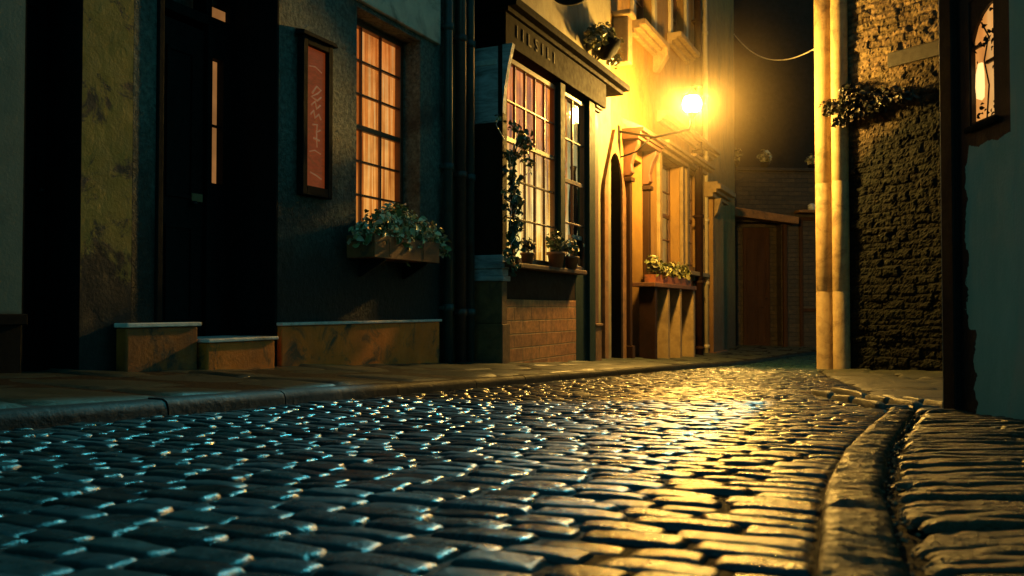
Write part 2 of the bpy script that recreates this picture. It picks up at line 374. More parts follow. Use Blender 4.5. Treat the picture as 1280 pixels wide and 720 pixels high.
rnd = random.Random(3)
mb = MB(); v = .05; row = 0
def zroad(x, y):
    u = x*P[0]+y*P[1]; q = max(0, min(1, (-1.9-u)/.95))
    return gz(y) + .026*q*q*(3-2*q)
while v < 28:
    w = rnd.uniform(.064,.086) if v < 8 else rnd.uniform(.075,.1)
    ul, ur = interp(KL, v)+.02, interp(KR, v)-.004
    u = ul - rnd.uniform(0,.18)
    while u < ur:
        L = rnd.uniform(.12,.195)
        a, b = max(u, ul), min(u+L, ur)
        if ur - b < .07: b = ur; L = 9
        if b - a > .035:
            bow = .05*math.sin((a-ul)*1.1)
            c = uv((a+b)/2, v + w/2 + bow + rnd.gauss(0,.006))
            if v < 3: nx, ny = 17, 12
            elif v < 7: nx, ny = 11, 8
            else: nx, ny = 7, 6
            k = rnd.uniform(.5,1.5)
            rz = rnd.gauss(0,.015)
            ax = (P[0]*math.cos(rz)-P[1]*math.sin(rz), P[0]*math.sin(rz)+P[1]*math.cos(rz)); ay = (-ax[1], ax[0])
            sett(mb, c[0], c[1], ax, ay, (b-a)/2-.003, w/2-.003, zroad, 0, nx, ny, rnd, (k*rnd.uniform(.92,1.08), k, k*rnd.uniform(.92,1.08)))
        u += L
    v += w; row += 1
tag(mb.build('road_setts', M['sett']), kind='structure')

# left kerb: long dressed stones
def zpav(x, y):
    u = x*P[0]+y*P[1]; v = x*D[0]+y*D[1]
    k = interp(KL, v) - .11
    return gz(y) + .09 + .08*max(0, min(1.1, (k-u)/(k-UW)))
mb = MB(); v = -3
while v < 29:
    L = rnd.uniform(.75,1.2)
    v1 = min(v+L, 29.2); n = 7; k = rnd.uniform(.75,1.2); dz = rnd.gauss(0,.004)
    prof = [(0.02,-.09),(0.012,.052),(0.002,.078),(-.02,.0895),(-.06,.0905),(-.11,.0905),(-.118,.04)]
    vv = []; fs = []
    for i in range(n):
        va = v + .004 + (v1-v-.008)*i/(n-1)
        for pu, pz in prof:
            x, y = uv(interp(KL, va)+pu, va)
            q = noise.noise(Vector((x*6, y*6, pz*20)))*.006
            vv.append((x + q*.6*P[0], y+q*.6*P[1], gz(y)+pz+dz+q*.5))
    m = len(prof)
    for i in range(n-1):
        for j in range(m-1): fs.append((i*m+j, i*m+j+1, (i+1)*m+j+1, (i+1)*m+j))
    mb.add(vv, fs, True, (k,k,k)); mb.add(vv[:m], [tuple(range(m))], False, (k,k,k)); mb.add(vv[-m:], [tuple(range(m))[::-1]], False, (k,k,k)); v = v1
tag(mb.build('kerb', M['kerbdark']), kind='structure')

# left pavement: flagstones over a dark bed
sheet('pavement', lambda v: [UW-1.2, UW, (UW+interp(KL,v))/2, interp(KL,v)-.1], vs, lambda u,v,y: zpav(*uv(u,v))-.007, M['joint'])
mb = MB(); v = -3
while v < 28.5:
    L = rnd.uniform(.5,.85); u1 = interp(KL, v)-.122; u = u1
    while u > UW-.3:
        w = rnd.uniform(.45,.8); k = rnd.uniform(.85,1.15)
        a = max(u-w, UW-.35)
        cx, cy = uv((u+a)/2, v+L/2)
        sett(mb, cx, cy, P, D, (u-a)/2-.004, L/2-.004, zpav, .0, 9, 9, random.Random(int(v*991+u*77)), (k,k*1.02,k), .003, .009, 20)
        u = a
        if u <= UW-.3: break
    v += L
tag(mb.build('pavement_flags', M['flag']), kind='structure')

# right kerb: a low sinuous band of worn stones, up to the green corner
def zr(x, y): return gz(y)
mb = MB(); v = .1
while v < 4.55:
    L = rnd.uniform(.28,.5); v1 = min(v+L, 4.6); n = 34; k = rnd.uniform(.8,1.2)
    prof = [(-.004,-.05),(.0,.0),(.002,.017),(.009,.025),(.03,.027),(.06,.026),(.09,.025),(.112,.02),(.119,.008),(.123,-.04)]
    vv = []; fs = []; m = len(prof)
    for i in range(n):
        va = v + .008 + (v1-v-.016)*i/(n-1); e = 1-(abs(2*i/(n-1)-1))**14
        for pu, pz in prof:
            x, y = uv(interp(KR, va)+pu*.9, va)
            q = noise.noise(Vector((x*7, y*30, 3.1)))*.007 + noise.noise(Vector((x*12, y*75, 9)))*.009 + noise.noise(Vector((x*80, y*120, 2)))*.0025
            vv.append((x + q*P[0]*.6, y, gz(y) + pz*.85 + q - .006*(1-e)))
    for i in range(n-1):
        for j in range(m-1): fs.append((i*m+j, i*m+j+1, (i+1)*m+j+1, (i+1)*m+j))
    mb.add(vv, fs, True, (k,k,k)); mb.add(vv[:m], [tuple(range(m))], False, (k,k,k)); mb.add(vv[-m:], [tuple(range(m))[::-1]], False, (k,k,k)); v = v1
tag(mb.build('kerb_edging', M['kerbstone']), kind='structure')

# right pavement bed, running to the buildings
sheet('paving_bed', lambda v: [interp(KR,v)+.03, interp(KR,v)+1, interp(KR,v)+2.2, interp(KR,v)+4, interp(KR,v)+9], vs, lambda u,v,y: gz(y)-.02, M['joint'])
mb = MB(); y = .45
while y < 4.42:
    w = rnd.uniform(.046,.068)
    # left limit: just past the kerb edging at this depth
    vq = y
    for _ in range(8):
        ue = interp(KR, vq)+.135; vq = (y + w/2 - ue*P[1])/D[1]
    x = ue*P[0] + vq*D[0] + rnd.uniform(-.012,.02)
    while x < 2.5:
        L = rnd.uniform(.28,.6); k = rnd.uniform(.7,1.25)
        near = y < 2.6
        sett(mb, x+L/2, y+w/2+rnd.gauss(0,.004), (1,0), (0,1), L/2-.004, w/2-.004, zr, .006, 19 if near else 11, 11 if near else 7, rnd, (k,k*.98,k*.95), .0045)
        x += L
    y += w
tag(mb.build('paving_setts', M['walksett']), kind='structure')

# flags beyond, in front of the rough stone house, with three curved edging courses
mb = MB(); v = 4.9
while v < 27:
    L = rnd.uniform(.5,.9); u = interp(KR, v+L/2)+.02
    while u < 5.5:
        w = rnd.uniform(.5,.95); k = rnd.uniform(.75,1.25)
        cx, cy = uv(u+w/2, v+L/2)
        if not (cy < 4.5 and cx > 1.8):
            sett(mb, cx, cy, P, D, w/2-.004, L/2-.004, zr, .005, 8, 8, random.Random(int(v*733+u*57)), (k*1.1,k*1.05,k), .005, .016, 12)
        u += w
    v += L
for pts, w in (([(1.86,4.42),(1.9,4.9),(1.96,5.4),(2.05,6.0)], .05), ([(2.06,4.45),(2.1,4.9),(2.13,5.3),(2.28,6.3)], .05), ([(2.2,4.45),(2.22,4.75),(2.26,5.1)], .04), ([(2.62,4.5),(2.64,4.9),(2.7,5.3)], .05)):
    for (x0,y0),(x1,y1) in zip(pts, pts[1:]):
        l = math.hypot(x1-x0, y1-y0); ay = ((x1-x0)/l, (y1-y0)/l); ax = (ay[1], -ay[0])
        k = rnd.uniform(1.1,1.5)
        sett(mb, (x0+x1)/2, (y0+y1)/2, ax, ay, w/2, l/2-.004, zr, .035, 7, 12, rnd, (k,k*.97,k*.9), .006, .05)
for i in range(5):
    x0 = 1.9 + i*.16
    sett(mb, x0+.05, 4.52, (1,0), (0,1), .075, .045, zr, .012, 9, 7, rnd, (.7,.7,.7), .006)
tag(mb.build('paving_flags', M['flag']), kind='structure')

# loose grit in the gap behind the kerb edging
mb = MB(); rg = random.Random(11)
for i in range(420):
    v = rg.uniform(.7,4.5); u = interp(KR, v) + rg.gauss(.122,.014); x, y = uv(u, v); r = rg.choice((1,1,1,2))*rg.uniform(.0015,.004); k = rg.uniform(.25,1.1)
    z = gz(y) - .006 + rg.uniform(0,.014)
    a = rg.uniform(0,3)
    pts = [(x+r*math.cos(a+t)*rg.uniform(.7,1.2), y+r*math.sin(a+t)*rg.uniform(.7,1.2), z) for t in (0,1.26,2.5,3.77,5.03)] + [(x,y,z+r*.8),(x,y,z-r*.8)]
    mb.add(pts, [(j,(j+1)%5,5) for j in range(5)] + [((j+1)%5,j,6) for j in range(5)], False, (k,k,k))
tag(mb.build('gravel', M['grit']), kind='stuff')

# ------------------------------------------------------------------ building helpers
def facade(mb, x0, x1, z0, z1, holes, reveal=.3):
    """front skin at y=0 with openings (hx0,hx1,hz0,hz1) and their reveals going in (+y)"""
    xs = sorted({x0, x1, *[h[0] for h in holes], *[h[1] for h in holes]}); zs = sorted({z0, z1, *[h[2] for h in holes], *[h[3] for h in holes]})
    for a, b in zip(xs, xs[1:]):
        for c, d in zip(zs, zs[1:]):
            mx, mz = (a+b)/2, (c+d)/2
            if any(h[0] < mx < h[1] and h[2] < mz < h[3] for h in holes): continue
            mb.add([(a,0,c),(b,0,c),(b,0,d),(a,0,d)], [(0,1,2,3)])
    for h in holes:
        r = h[4] if len(h) > 4 else reveal
        a, b, c, d = h[:4]
        mb.add([(a,0,c),(b,0,c),(b,0,d),(a,0,d),(a,r,c),(b,r,c),(b,r,d),(a,r,d)], [(0,4,5,1),(1,5,6,2),(2,6,7,3),(3,7,4,0)])
        mb.add([(a,r,c),(b,r,c),(b,r,d),(a,r,d)], [(0,1,2,3)])       # back of the opening
def shell(mb, x0, x1, y1, z0, z1):  # sides, back and top
    mb.add([(x0,0,z0),(x0,y1,z0),(x0,y1,z1),(x0,0,z1)], [(0,3,2,1)])
    mb.add([(x1,0,z0),(x1,y1,z0),(x1,y1,z1),(x1,0,z1)], [(0,1,2,3)])
    mb.add([(x0,y1,z0),(x1,y1,z0),(x1,y1,z1),(x0,y1,z1)], [(0,3,2,1)])
    mb.add([(x0,0,z1),(x1,0,z1),(x1,y1,z1),(x0,y1,z1)], [(0,1,2,3)])
def roof(parent, x0, x1, depth, z, h, mat):
    MB().prism_x([(-.25,z),(depth+.25,z),(depth/2,z+h)], x0, x1).build('roof', mat, parent)
def curtain(name, x0, x1, y, z0, z1, mat, parent, fold=.1, amp=.018, seed=0):
    rr = random.Random(seed); n = max(8, int((x1-x0)/.012)); vs = []; ph = rr.uniform(0,6); x = 0
    for i in range(n+1):
        t = x0+(x1-x0)*i/n
        w = math.sin(t*6.283/fold+ph+1.3*math.sin(t*9+ph)) * amp
        vs += [(t, y+w*.6, z1), (t, y+w, (z0+z1)/2), (t, y+w*1.3, z0)]
    mb = MB(); mb.add(vs, [(3*i+j, 3*i+j+1, 3*i+j+4, 3*i+j+3) for i in range(n) for j in (0,1)], True)
    return mb.build(name, mat, parent)
def sash(parent, x0, x1, z0, z1, y, cols, rows, fmat, cmat, fw=.06, bar=.022, meet=None, cdepth=.09, fold=.1, seed=0):
    mb = MB()
    mb.box(x0, x0+fw, y, y+.07, z0, z1).box(x1-fw, x1, y, y+.07, z0, z1).box(x0+fw, x1-fw, y, y+.07, z1-fw, z1).box(x0+fw, x1-fw, y, y+.07, z0, z0+fw*1.3)
    a, b, c, d = x0+fw, x1-fw, z0+fw*1.3, z1-fw
    for i in range(1, cols):
        x = a+(b-a)*i/cols; mb.box(x-bar/2, x+bar/2, y+.012, y+.045, c, d)
    for j in range(1, rows):
        z = c+(d-c)*j/rows; t = bar*2.6 if meet == j else bar
        mb.box(a, b, y+(.002 if meet == j else .009), y+.05, z-t/2, z+t/2)
    w = mb.build('window', fmat, parent, .004, 1)
    MB().add([(a,y+.03,c),(b,y+.03,c),(b,y+.03,d),(a,y+.03,d)], [(0,1,2,3)]).build('pane', M['glass'], w)
    if cmat: curtain('curtain', x0-.02, x1+.02, y+.03+cdepth, z0-.02, z1+.02, cmat, w, fold, .02, seed)
    return w
def door(parent, x0, x1, z0, z1, y, mat, panels=((.12,.4),(.48,.92)), hx=.85, arch=0):
    mb = MB(); mb.box(x0, x1, y, y+.05, z0, z1); h = z1-z0; w = x1-x0
    for a, b in panels:
        for s in (0,1):
            p0 = x0+w*(.12+.4*s); p1 = p0+w*.34; q0, q1 = z0+h*a, z0+h*b; e = .025
            mb.box(p0,p1,y-.014,y,q0,q0+e).box(p0,p1,y-.014,y,q1-e,q1).box(p0,p0+e,y-.014,y,q0+e,q1-e).box(p1-e,p1,y-.014,y,q0+e,q1-e)
    d = mb.build('door', mat, parent, .003, 1)
    MB().lathe([(0,0),(.02,.002),(.028,.018),(.022,.034),(0,.04)], 0, 0, 12).build('handle', M['iron'], d, loc=(x0+w*hx, y-.03, z0+h*.46))
    return d
def cornice(x0, x1, y, z, steps, ret=True):
    """moulded course projecting towards the street: steps of (projection, height) from the bottom"""
    mb = MB(); prof = [(y, z)]; zz = z
    for pr, h in steps:
        prof += [(y-pr, zz), (y-pr, zz+h)]; zz += h
    prof += [(y, zz)]
    return mb.prism_x(prof, x0, x1)

# ------------------------------------------------------------------ A: ochre house nearest the camera
t = thing('ochre_house', 'yellow ochre plastered house with black doorway and peeling black foot', 'house', at_wall(0), ANG)
mb = MB(); facade(mb, 3.74, 4.12, -.5, 6.3, []); mb.build('wall', M['ochre'], t)
mb = MB(); facade(mb, -6, 3.36, -.5, 6.3, [(0.2,1.4,1.0,3.0)]); shell(mb, -6, 4.12, 6, -.5, 6.3); mb.build('wall', M['tealpaint'], t)
sash(t, .2, 1.4, 1.0, 3.0, .14, 3, 4, M['blackwood'], None, meet=2)
MB().box(.2,1.4,.26,.28,1.0,3.0).build('blind', M['blackwood'], t)
mb = MB(); facade(mb, 3.36, 3.74, -.5, 6.3, [(3.37,3.735,-.45,2.6,.4)]); mb.build('door_surround', M['blackwood'], t)
door(t, 3.38, 3.73, pav(3.5)-.1, 2.35, .3, M['blackwood'])
MB().box(-6,3.33,-.05,-.002,-.5,.24).build('plinth', M['blackwood'], t, .01)
MB().box(-6,3.345,-.075,-.052,.2,.262).build('plinth_cap', M['blackwood'], t, .006)
roof(t, -6, 4.12, 6, 6.3, 1.6, M['blackwood'])

# ------------------------------------------------------------------ B: stucco house with the flower box
X0 = 4.12
t = thing('stucco_house', 'rough teal stucco house with lit sash window above a low ochre plinth', 'house', at_wall(0), ANG)
mb = MB(); facade(mb, 4.123, 8.42, -.8, 6.6, [(4.31,5.53,-.75,3.4,.62),(6.62,7.75,.98,3.03,.32)]); shell(mb, 4.123, 8.42, 6, -.8, 6.6); mb.build('wall', M['stucco'], t)
# doorway: dark lining, door, lit sidelight and fanlight
mb = MB(); mb.box(4.314,4.36,-.02,.6,-.6,3.39).box(5.5,5.527,-.02,.6,-.6,3.39).box(4.36,5.5,-.02,.6,3.3,3.39); mb.build('door_frame', M['blackwood'], t, .006)
d = door(t, 4.40, 5.2, -.1, 2.45, .44, M['blackwood'])
MB().box(5.06,5.17,.415,.426,1.11,1.17).build('letter_plate', M['sandstone'], d, .002)
mb = MB(); mb.box(5.201,5.25,.4,.56,-.1,2.5).box(5.37,5.498,.4,.56,-.1,2.5).box(5.25,5.37,.4,.56,-.1,1.27).box(5.25,5.37,.4,.56,2.25,2.5).box(5.25,5.37,.42,.46,1.72,1.735)
sl = mb.build('sidelight', M['blackwood'], t, .003)
MB().box(5.25,5.37,.47,.5,1.27,2.25).build('pane', M['slit'], sl)
mb = MB(); mb.box(4.36,5.498,.42,.56,2.502,2.58).box(4.36,5.498,.42,.56,2.95,3.3)
for x in (4.36,4.72,5.2,5.46): mb.box(x,x+.06 if x < 5.3 else 5.498,.42,.56,2.58,2.95)
fl = mb.build('fanlight', M['blackwood'], t, .003)
MB().box(5.262,5.458,.47,.5,2.582,2.68).build('pane', M['slit'], fl)
# sash window
sash(t, 6.62, 7.75, .98, 3.03, .2, 3, 6, M['framewood'], M['curtain'], .055, .02, 3, .06, .12, 4)
MB().box(6.56,7.82,-.05,.2,.93,.978).build('sill', M['lintel'], t, .006)
MB().prism_x([(-.045,3.08),(-.045,4.2),(.1,4.2),(.1,3.08)], 6.45, 8.1).build('lintel', M['lintel'], t, .012)
# wall foot
MB().box(5.53,8.06,-.06,-.002,-.9,.155).build('plinth', M['sandplinth'], t, .012)
MB().box(5.515,8.08,-.08,-.002,.157,.182).build('plinth_cap', M['capstone'], t, .006)
MB().box(4.0,4.60,-.1,-.002,-.7,.17).build('low_wall', M['brownplinth'], t, .012)
MB().box(3.985,4.615,-.12,-.002,.172,.2).build('coping', M['capstone'], t, .006)
MB().box(4.63,5.33,-.16,.35,-.8,.055).build('doorstep', M['sandplinth'], t, .012)
MB().box(4.618,5.35,-.18,.35,.057,.082).build('step_tread', M['capstone'], t, .006)
# pipes by the shop
def downpipe(parent, x, r, out, z0, z1, mat):
    mb = MB(); mb.tube([(x,-out,z0),(x,-out,z1)], r, 14)
    for z in [z0+.6+1.5*i for i in range(int((z1-z0-.6)/1.5)+1)]:
        mb.lathe([(r*1.0,z-.04),(r*1.25,z-.035),(r*1.25,z+.035),(r*1.0,z+.04)], x, -out, 14); mb.box(x-r*1.5,x+r*1.5,-out+r*.3,-.002,z-.02,z+.02)
    return mb.build('downpipe', mat, parent)
downpipe(t, 8.22, .05, .07, -.3, 6.5, M['pipe'])
roof(t, 4.123, 8.42, 6, 6.6, 1.8, M['blackwood'])

# notice board
nb = thing('notice_board', 'tall narrow red brown notice board with faint script in a black frame', 'notice board', at_wall(5.97, 0, 1.88), ANG)
MB().box(-.14,.14,-.03,-.006,-.58,.58).build('board', surf('glowing_rust_red_paint', (.75,.17,.05), (.5,.1,.03), 7, (.35,.6), (50,.4,.004), stretch=(1,1,3), stain=(4,.48,.66,(.34,.12,.035))), nb)
mb = MB(); mb.box(-.2,-.14,-.07,-.002,-.66,.64).box(.14,.2,-.07,-.002,-.66,.64).box(-.14,.14,-.07,-.002,.58,.64).box(-.14,.14,-.07,-.002,-.66,-.58)
mb.hexa([(-.24,-.1,.642),(.24,-.1,.642),(.24,-.002,.642),(-.24,-.002,.642)], [(-.22,-.09,.68),(.22,-.09,.68),(.22,-.002,.7),(-.22,-.002,.7)])
mb.build('frame', M['blackwood'], nb, .006)
b_ = bpy.data.materials['glowing_rust_red_paint'].node_tree.nodes['Principled BSDF']; b_.inputs['Emission Color'].default_value = (.55,.075,.012,1); b_.inputs['Emission Strength'].default_value = .2  # board glows on its own: warm light painted in, no lamp
mb = MB()
def stroke(pts, r=.006): mb.tube([(x,-.033,z) for x, z in pts], r, 6)
stroke([(-.08,.42),(.0,.43),(.09,.40)], .005)
stroke([(-.04,.2),(.02,.27),(.08,.25),(.03,.21),(-.05,.17),(.03,.15),(.08,.19)], .008)
stroke([(-.05,.1),(.0,.14),(.02,.08),(.07,.12)], .008); stroke([(-.06,.02),(-.02,.06),(.0,.0),(.05,.04),(.08,.0)], .008)
stroke([(-.03,-.06),(.03,-.05),(.02,-.12),(.07,-.09)], .008); stroke([(-.02,-.17),(.06,-.18)], .009); stroke([(.02,-.1),(.03,-.24)], .006)
stroke([(-.07,-.29),(.0,-.27),(.08,-.29)], .005); stroke([(-.06,-.46),(.03,-.48),(.09,-.5)], .006)
mb.build('lettering', surf('faded_gold_glow_lettering', (.8,.45,.28), (.6,.3,.18), 20, (.4,.6), None), nb)
b_ = bpy.data.materials['faded_gold_glow_lettering'].node_tree.nodes['Principled BSDF']; b_.inputs['Emission Color'].default_value = (.8,.32,.12,1); b_.inputs['Emission Strength'].default_value = .18  # letters emit too, so they stay paler than the glowing board

# ------------------------------------------------------------------ foliage helpers
def clump(mb, rr, cx, cy, cz, rx, ry, rz, n, size, cols, droop=0):
    for i in range(n):
        while True:
            a, b, c = rr.uniform(-1,1), rr.uniform(-1,1), rr.uniform(-1,1); q = a*a+b*b+c*c
            if .12 < q < 1: break
        lump = .75+.5*noise.noise(Vector((cx*3+a*2.2, b*2.2+cy, c*2.2+cz*2)))
        a, b, c = a*lump, b*lump, c*lump
        p = (cx+a*rx, cy+b*ry, cz+c*rz - droop*(a*a))
        nr = (a+rr.gauss(0,.5), b+rr.gauss(0,.5)-.2, c+.4+rr.gauss(0,.5))
        k = rr.uniform(.6,1.3); cc = rr.choice(cols)
        mb.leaf(p, nr, size*rr.choice((.5,.7,.9,1,1.2,1.45)), (cc[0]*k, cc[1]*k, cc[2]*k))
GREENS = [(.05,.09,.03),(.07,.12,.04),(.035,.065,.025),(.1,.14,.06)]
VARIEG = [(.09,.14,.05),(.12,.18,.06),(.7,.72,.48),(.6,.64,.38),(.42,.48,.24),(.75,.74,.55),(.3,.36,.16)]
DARKG = [(.02,.035,.018),(.03,.05,.02),(.045,.065,.03)]
AUTUMN = [(.03,.04,.02),(.05,.05,.025),(.09,.05,.03),(.02,.028,.016)]

# window flower box under the sash window
fb = thing('flower_box', 'orange wooden flower box of pale variegated leaves under the sash window', 'flower box', at_wall(7.02, .0, .74), ANG)
mb = MB(); L0, L1 = -.55, .6
mb.box(L0,L1,-.3,-.275,0,.2).box(L0,L1,-.03,-.004,0,.2).box(L0,L0+.025,-.275,-.03,0,.2).box(L1-.025,L1,-.275,-.03,0,.2).box(L0+.025,L1-.025,-.275,-.03,0,.025)
for x in (-.3,.3): mb.box(x-.02,x+.02,-.306,-.3,.02,.18)
mb.build('box', M['boxwood'], fb, .004)
MB().box(L0+.025,L1-.025,-.275,-.03,.03,.17).build('soil', M['soil'], fb)
for x in (-.35,.4): MB().prism_x([(-.004,-.16),(-.03,-.16),(-.28,-.02),(-.28,-.002),(-.004,-.002)], x-.015, x+.015).build('bracket', M['iron'], fb)
rr = random.Random(21); mb = MB()
for cx, cz, rx, rz, n in ((-.48,.2,.2,.16,150),(-.22,.32,.26,.2,230),(.06,.3,.24,.24,230),(.32,.3,.24,.2,210),(.6,.26,.22,.2,190),(-.02,.18,.5,.13,220),(.22,.13,.16,.16,90),(.72,.18,.16,.15,110),(-.02,.42,.12,.14,80)):
    clump(mb, rr, cx, -.18, cz, rx, .2, rz, n, .062, VARIEG)
mb.build('foliage', M['leaf'], fb)

# ------------------------------------------------------------------ C: shop with the projecting front
t = thing('corner_shop', 'old shop with projecting brown wooden front and lit curtained window', 'shop', at_wall(0), ANG)
mb = MB(); facade(mb, 8.425, 14.0, -1.2, 9.6, [(9.8,11.0,5.7,7.6,.25)]); shell(mb, 8.425, 14.0, 6, -1.2, 9.6); mb.build('wall', M['creamwall'], t)
sash(t, 9.8, 11.0, 5.7, 7.6, .12, 3, 4, M['framewood'], None, meet=2); MB().box(9.8,11.0,.2,.22,5.7,7.6).build('blind', M['blackwood'], t)
roof(t, 8.425, 14.0, 6, 9.6, 2, M['blackwood'])
downpipe(t, 8.5, .06, .075, -.35, 9.4, M['pipebrown'])
downpipe(t, 8.72, .055, .07, -.35, 9.4, M['pipe'])
OUT = .37; F = -OUT      # front plane of the bay
b0, b1 = 8.95, 12.05
SILL = .82; HEAD = 3.22
# left return of the bay: dark lower board, pale weathered upper board with chipped top line, capital bands
MB().box(b0,b0+.05,F+.06,-.002,.9,2.40).build('side_panel', M['brownwood'], t, .004)
MB().box(b0-.004,b0+.05,F+.06,-.002,2.402,3.27).build('side_panel', M['slate'], t, .004)
MB().box(b0-.014,b0-.004,F+.07,-.01,3.06,3.12).build('chipped_rail', M['palepaint'], t, .003)
mb = MB(); mb.box(b0-.05,b0+.16,F-.02,-.002,-.6,.12).box(b0-.02,b0+.12,F,-.002,.122,.6)
mb.build('pilaster_base', M['orangestone'], t, .008)
mb = MB(); mb.box(b0-.05,b0+.15,F-.03,-.002,.602,.66).box(b0-.03,b0+.13,F-.01,-.002,.66,.74).box(b0-.055,b0+.155,F-.035,-.002,.742,.8).box(b0-.03,b0+.13,F-.01,-.002,.8,.898)
mb.build('pilaster_band', M['slate'], t, .01)
MB().box(b0-.01,b0+.12,F,F+.058,.9,3.275).build('corner_post', M['brownwood'], t, .008)
# curved console bracket at the end of the fascia
prof = [(F-.006,2.5)]
for i in range(9):
    a = i/8; prof.append((F-.006-.12*(a**1.7), 2.5+.77*a))
prof += [(F-.126,3.276),(F-.001,3.276),(F-.001,2.5)]
MB().prism_x(prof, b0-.015, b0+.06).build('console', M['slate'], t, .01)
# brick stall riser and dark panel below the sill
MB().box(b0+.16,11.4,F+.03,-.002,-1.1,.4).build('stall_riser', M['brick'], t, .008)
MB().box(b0+.16,11.4,F+.045,-.002,.402,.8).build('riser_panel', M['brownwood'], t, .006)
MB().box(11.402,b1-.002,F+.04,-.002,-1.1,.8).build('riser_panel', M['darkgreen'], t, .006)
mb = MB(); mb.box(b0-.02,11.5,F-.1,.0,SILL-.06,SILL-.003); mb.build('sill', M['redwood'], t, .01)
# fascia and stepped cornice, painted name
MB().box(b0-.03,12.5,F-.05,-.002,3.28,3.64).build('fascia', M['fasciawood'], t, .006)
cornice(b0-.06,13.25,-.002,3.642,[(.46,.05),(.56,.09)]).build('cornice', M['fasciawood'], t, .008)
MB().prism_x([(-.02,3.784),(-.56,3.784),(-.5,3.8),(-.02,3.9)], b0-.06, 13.25).build('lead_flashing', M['fasciawood'], t, .006)
cu = bpy.data.curves.new('shop_name', 'FONT'); cu.body = 'IILSILI'; cu.size = .21; cu.extrude = .004; cu.space_character = 2.1
fo = bpy.data.objects.new('fascia_lettering', cu); col.objects.link(fo)
dg = bpy.context.evaluated_depsgraph_get(); me = bpy.data.meshes.new_from_object(fo.evaluated_get(dg)); bpy.data.objects.remove(fo)
me.name = 'fascia_lettering'; me.materials.clear(); me.materials.append(surf('rubbed_pale_lettering', (.16,.1,.045), (.06,.035,.016), 6, (.5,.7), None, stain=(5,.45,.6,(.02,.01,.005))))
fo = bpy.data.objects.new('lettering', me); col.objects.link(fo); fo.parent = t; fo.rotation_euler = (R(90),0,0); fo.location = (9.2, F-.055, 3.42)
# shop windows: wide one with curtains, then a narrow light with things on show
wy0 = F+.05
w1 = (b0+.122, 10.72); w2 = (10.9, b1-.2)
sash(t, w1[0], w1[1], SILL, HEAD, wy0, 5, 5, M['framewood'], M['shopcurtain'], .06, .022, 3, .07, .13, 9)
MB().box(10.722,10.898,F-.01,F+.12,SILL,3.275).build('mullion', M['darkgreen'], t, .01)
w = sash(t, w2[0], w2[1], SILL, HEAD, wy0, 2, 4, M['framewood'], None, .05, .022, 2)
curtain('curtain', w2[0]-.02, w2[0]+.5, wy0+.1, SILL, HEAD, M['drape'], w, .12, .02, 3)
MB().box(w2[0]+.4,b1-.02,F+.24,F+.26,SILL,HEAD).build('room_wall', M['paleroom'], w)
MB().box(b1-.199,b1+.06,F-.01,F+.1,-.9,3.275).build('end_post', M['darkgreen'], t, .01)
MB().box(b1,b1+.05,F+.102,-.002,-.9,3.275).build('return_panel', M['darkgreen'], t, .01)
# free red-brown column with block base carrying the end of the cornice
mb = MB(); zc = pav(12.3)-.05
mb.box(12.16,12.44,-.36,-.12,zc,.03).box(12.14,12.46,-.38,-.1,.032,.075); mb.build('column_base', M['orangestone'], t, .012)
mb = MB(); mb.box(12.2,12.4,-.33,-.15,.077,3.2).box(12.17,12.43,-.36,-.12,3.202,3.24).box(12.14,12.46,-.39,-.09,3.242,3.276); mb.build('column', M['redwood'], t, .012)
# things on show in the narrow light
vz = thing('vase', 'tall dark vase standing in the narrow shop light', 'vase', at_wall(11.62, .22, SILL+.5), ANG)
MB().lathe([(0,0),(.05,0),(.065,.18),(.07,.4),(.06,.62),(.04,.78),(.035,.9),(.045,.95)], 0, 0, 16).build('body', M['blackgloss'], vz)
MB().lathe([(.043,.95),(.05,.955),(.05,.975),(.04,.98)], 0, 0, 16).build('rim', M['blackgloss'], vz)
st = thing('display_stand', 'pale stand with dark cloth behind the narrow shop light', 'display stand', at_wall(11.62, .22, SILL), ANG)
mb = MB(); mb.box(-.2,.18,-.06,.08,.44,.5); mb.build('top', M['palepaint'], st, .005)
for x in (-.19,.14):
    for y in (-.05,.04): MB().box(x,x+.03,y,y+.03,0,.44).build('leg', M['framewood'], st)
MB().box(-.19,.17,-.058,-.052,.18,.44).build('cloth', M['blackwood'], st)

# pots on the shop sill
def pot(name, label, v, out, z, s, rr, cols, flower=None, group='flower pots along the shop sill'):
    q = thing(name, label, 'flower pot', at_wall(v, out, z), ANG, group)
    MB().lathe([(0,0),(.07*s,0),(.095*s,.14*s),(.11*s,.14*s),(.11*s,.17*s),(.09*s,.17*s),(.085*s,.15*s),(0,.15*s)], 0, 0, 16).build('pot', M['terracotta'], q)
    mb = MB(); clump(mb, rr, 0, 0, .28*s, .16*s, .14*s, .14*s, 120, .055*s, cols); mb.build('foliage', M['leaf'], q)
    if flower:
        for i in range(12):
            mb = MB(); mb.leaf((rr.gauss(0,.08*s), rr.gauss(-.04,.06*s), .34*s+rr.gauss(0,.05*s)), (rr.gauss(0,.5),-1,rr.random()), .05*s, flower, .9); mb.build('flower', M['leaf'], q)
pot('flower_pot', 'small low pot with reddish plant at the near end of the shop sill', 9.55, .41, SILL-.003, .8, random.Random(2), AUTUMN)
pot('flower_pot', 'bushy green potted plant midway along the shop sill', 10.45, .42, SILL-.003, 1.15, random.Random(3), GREENS)
pot('flower_pot', 'pale flowering pot below the narrow shop light', 11.0, .42, SILL-.003, 1.0, random.Random(4), GREENS, (.6,.55,.35))

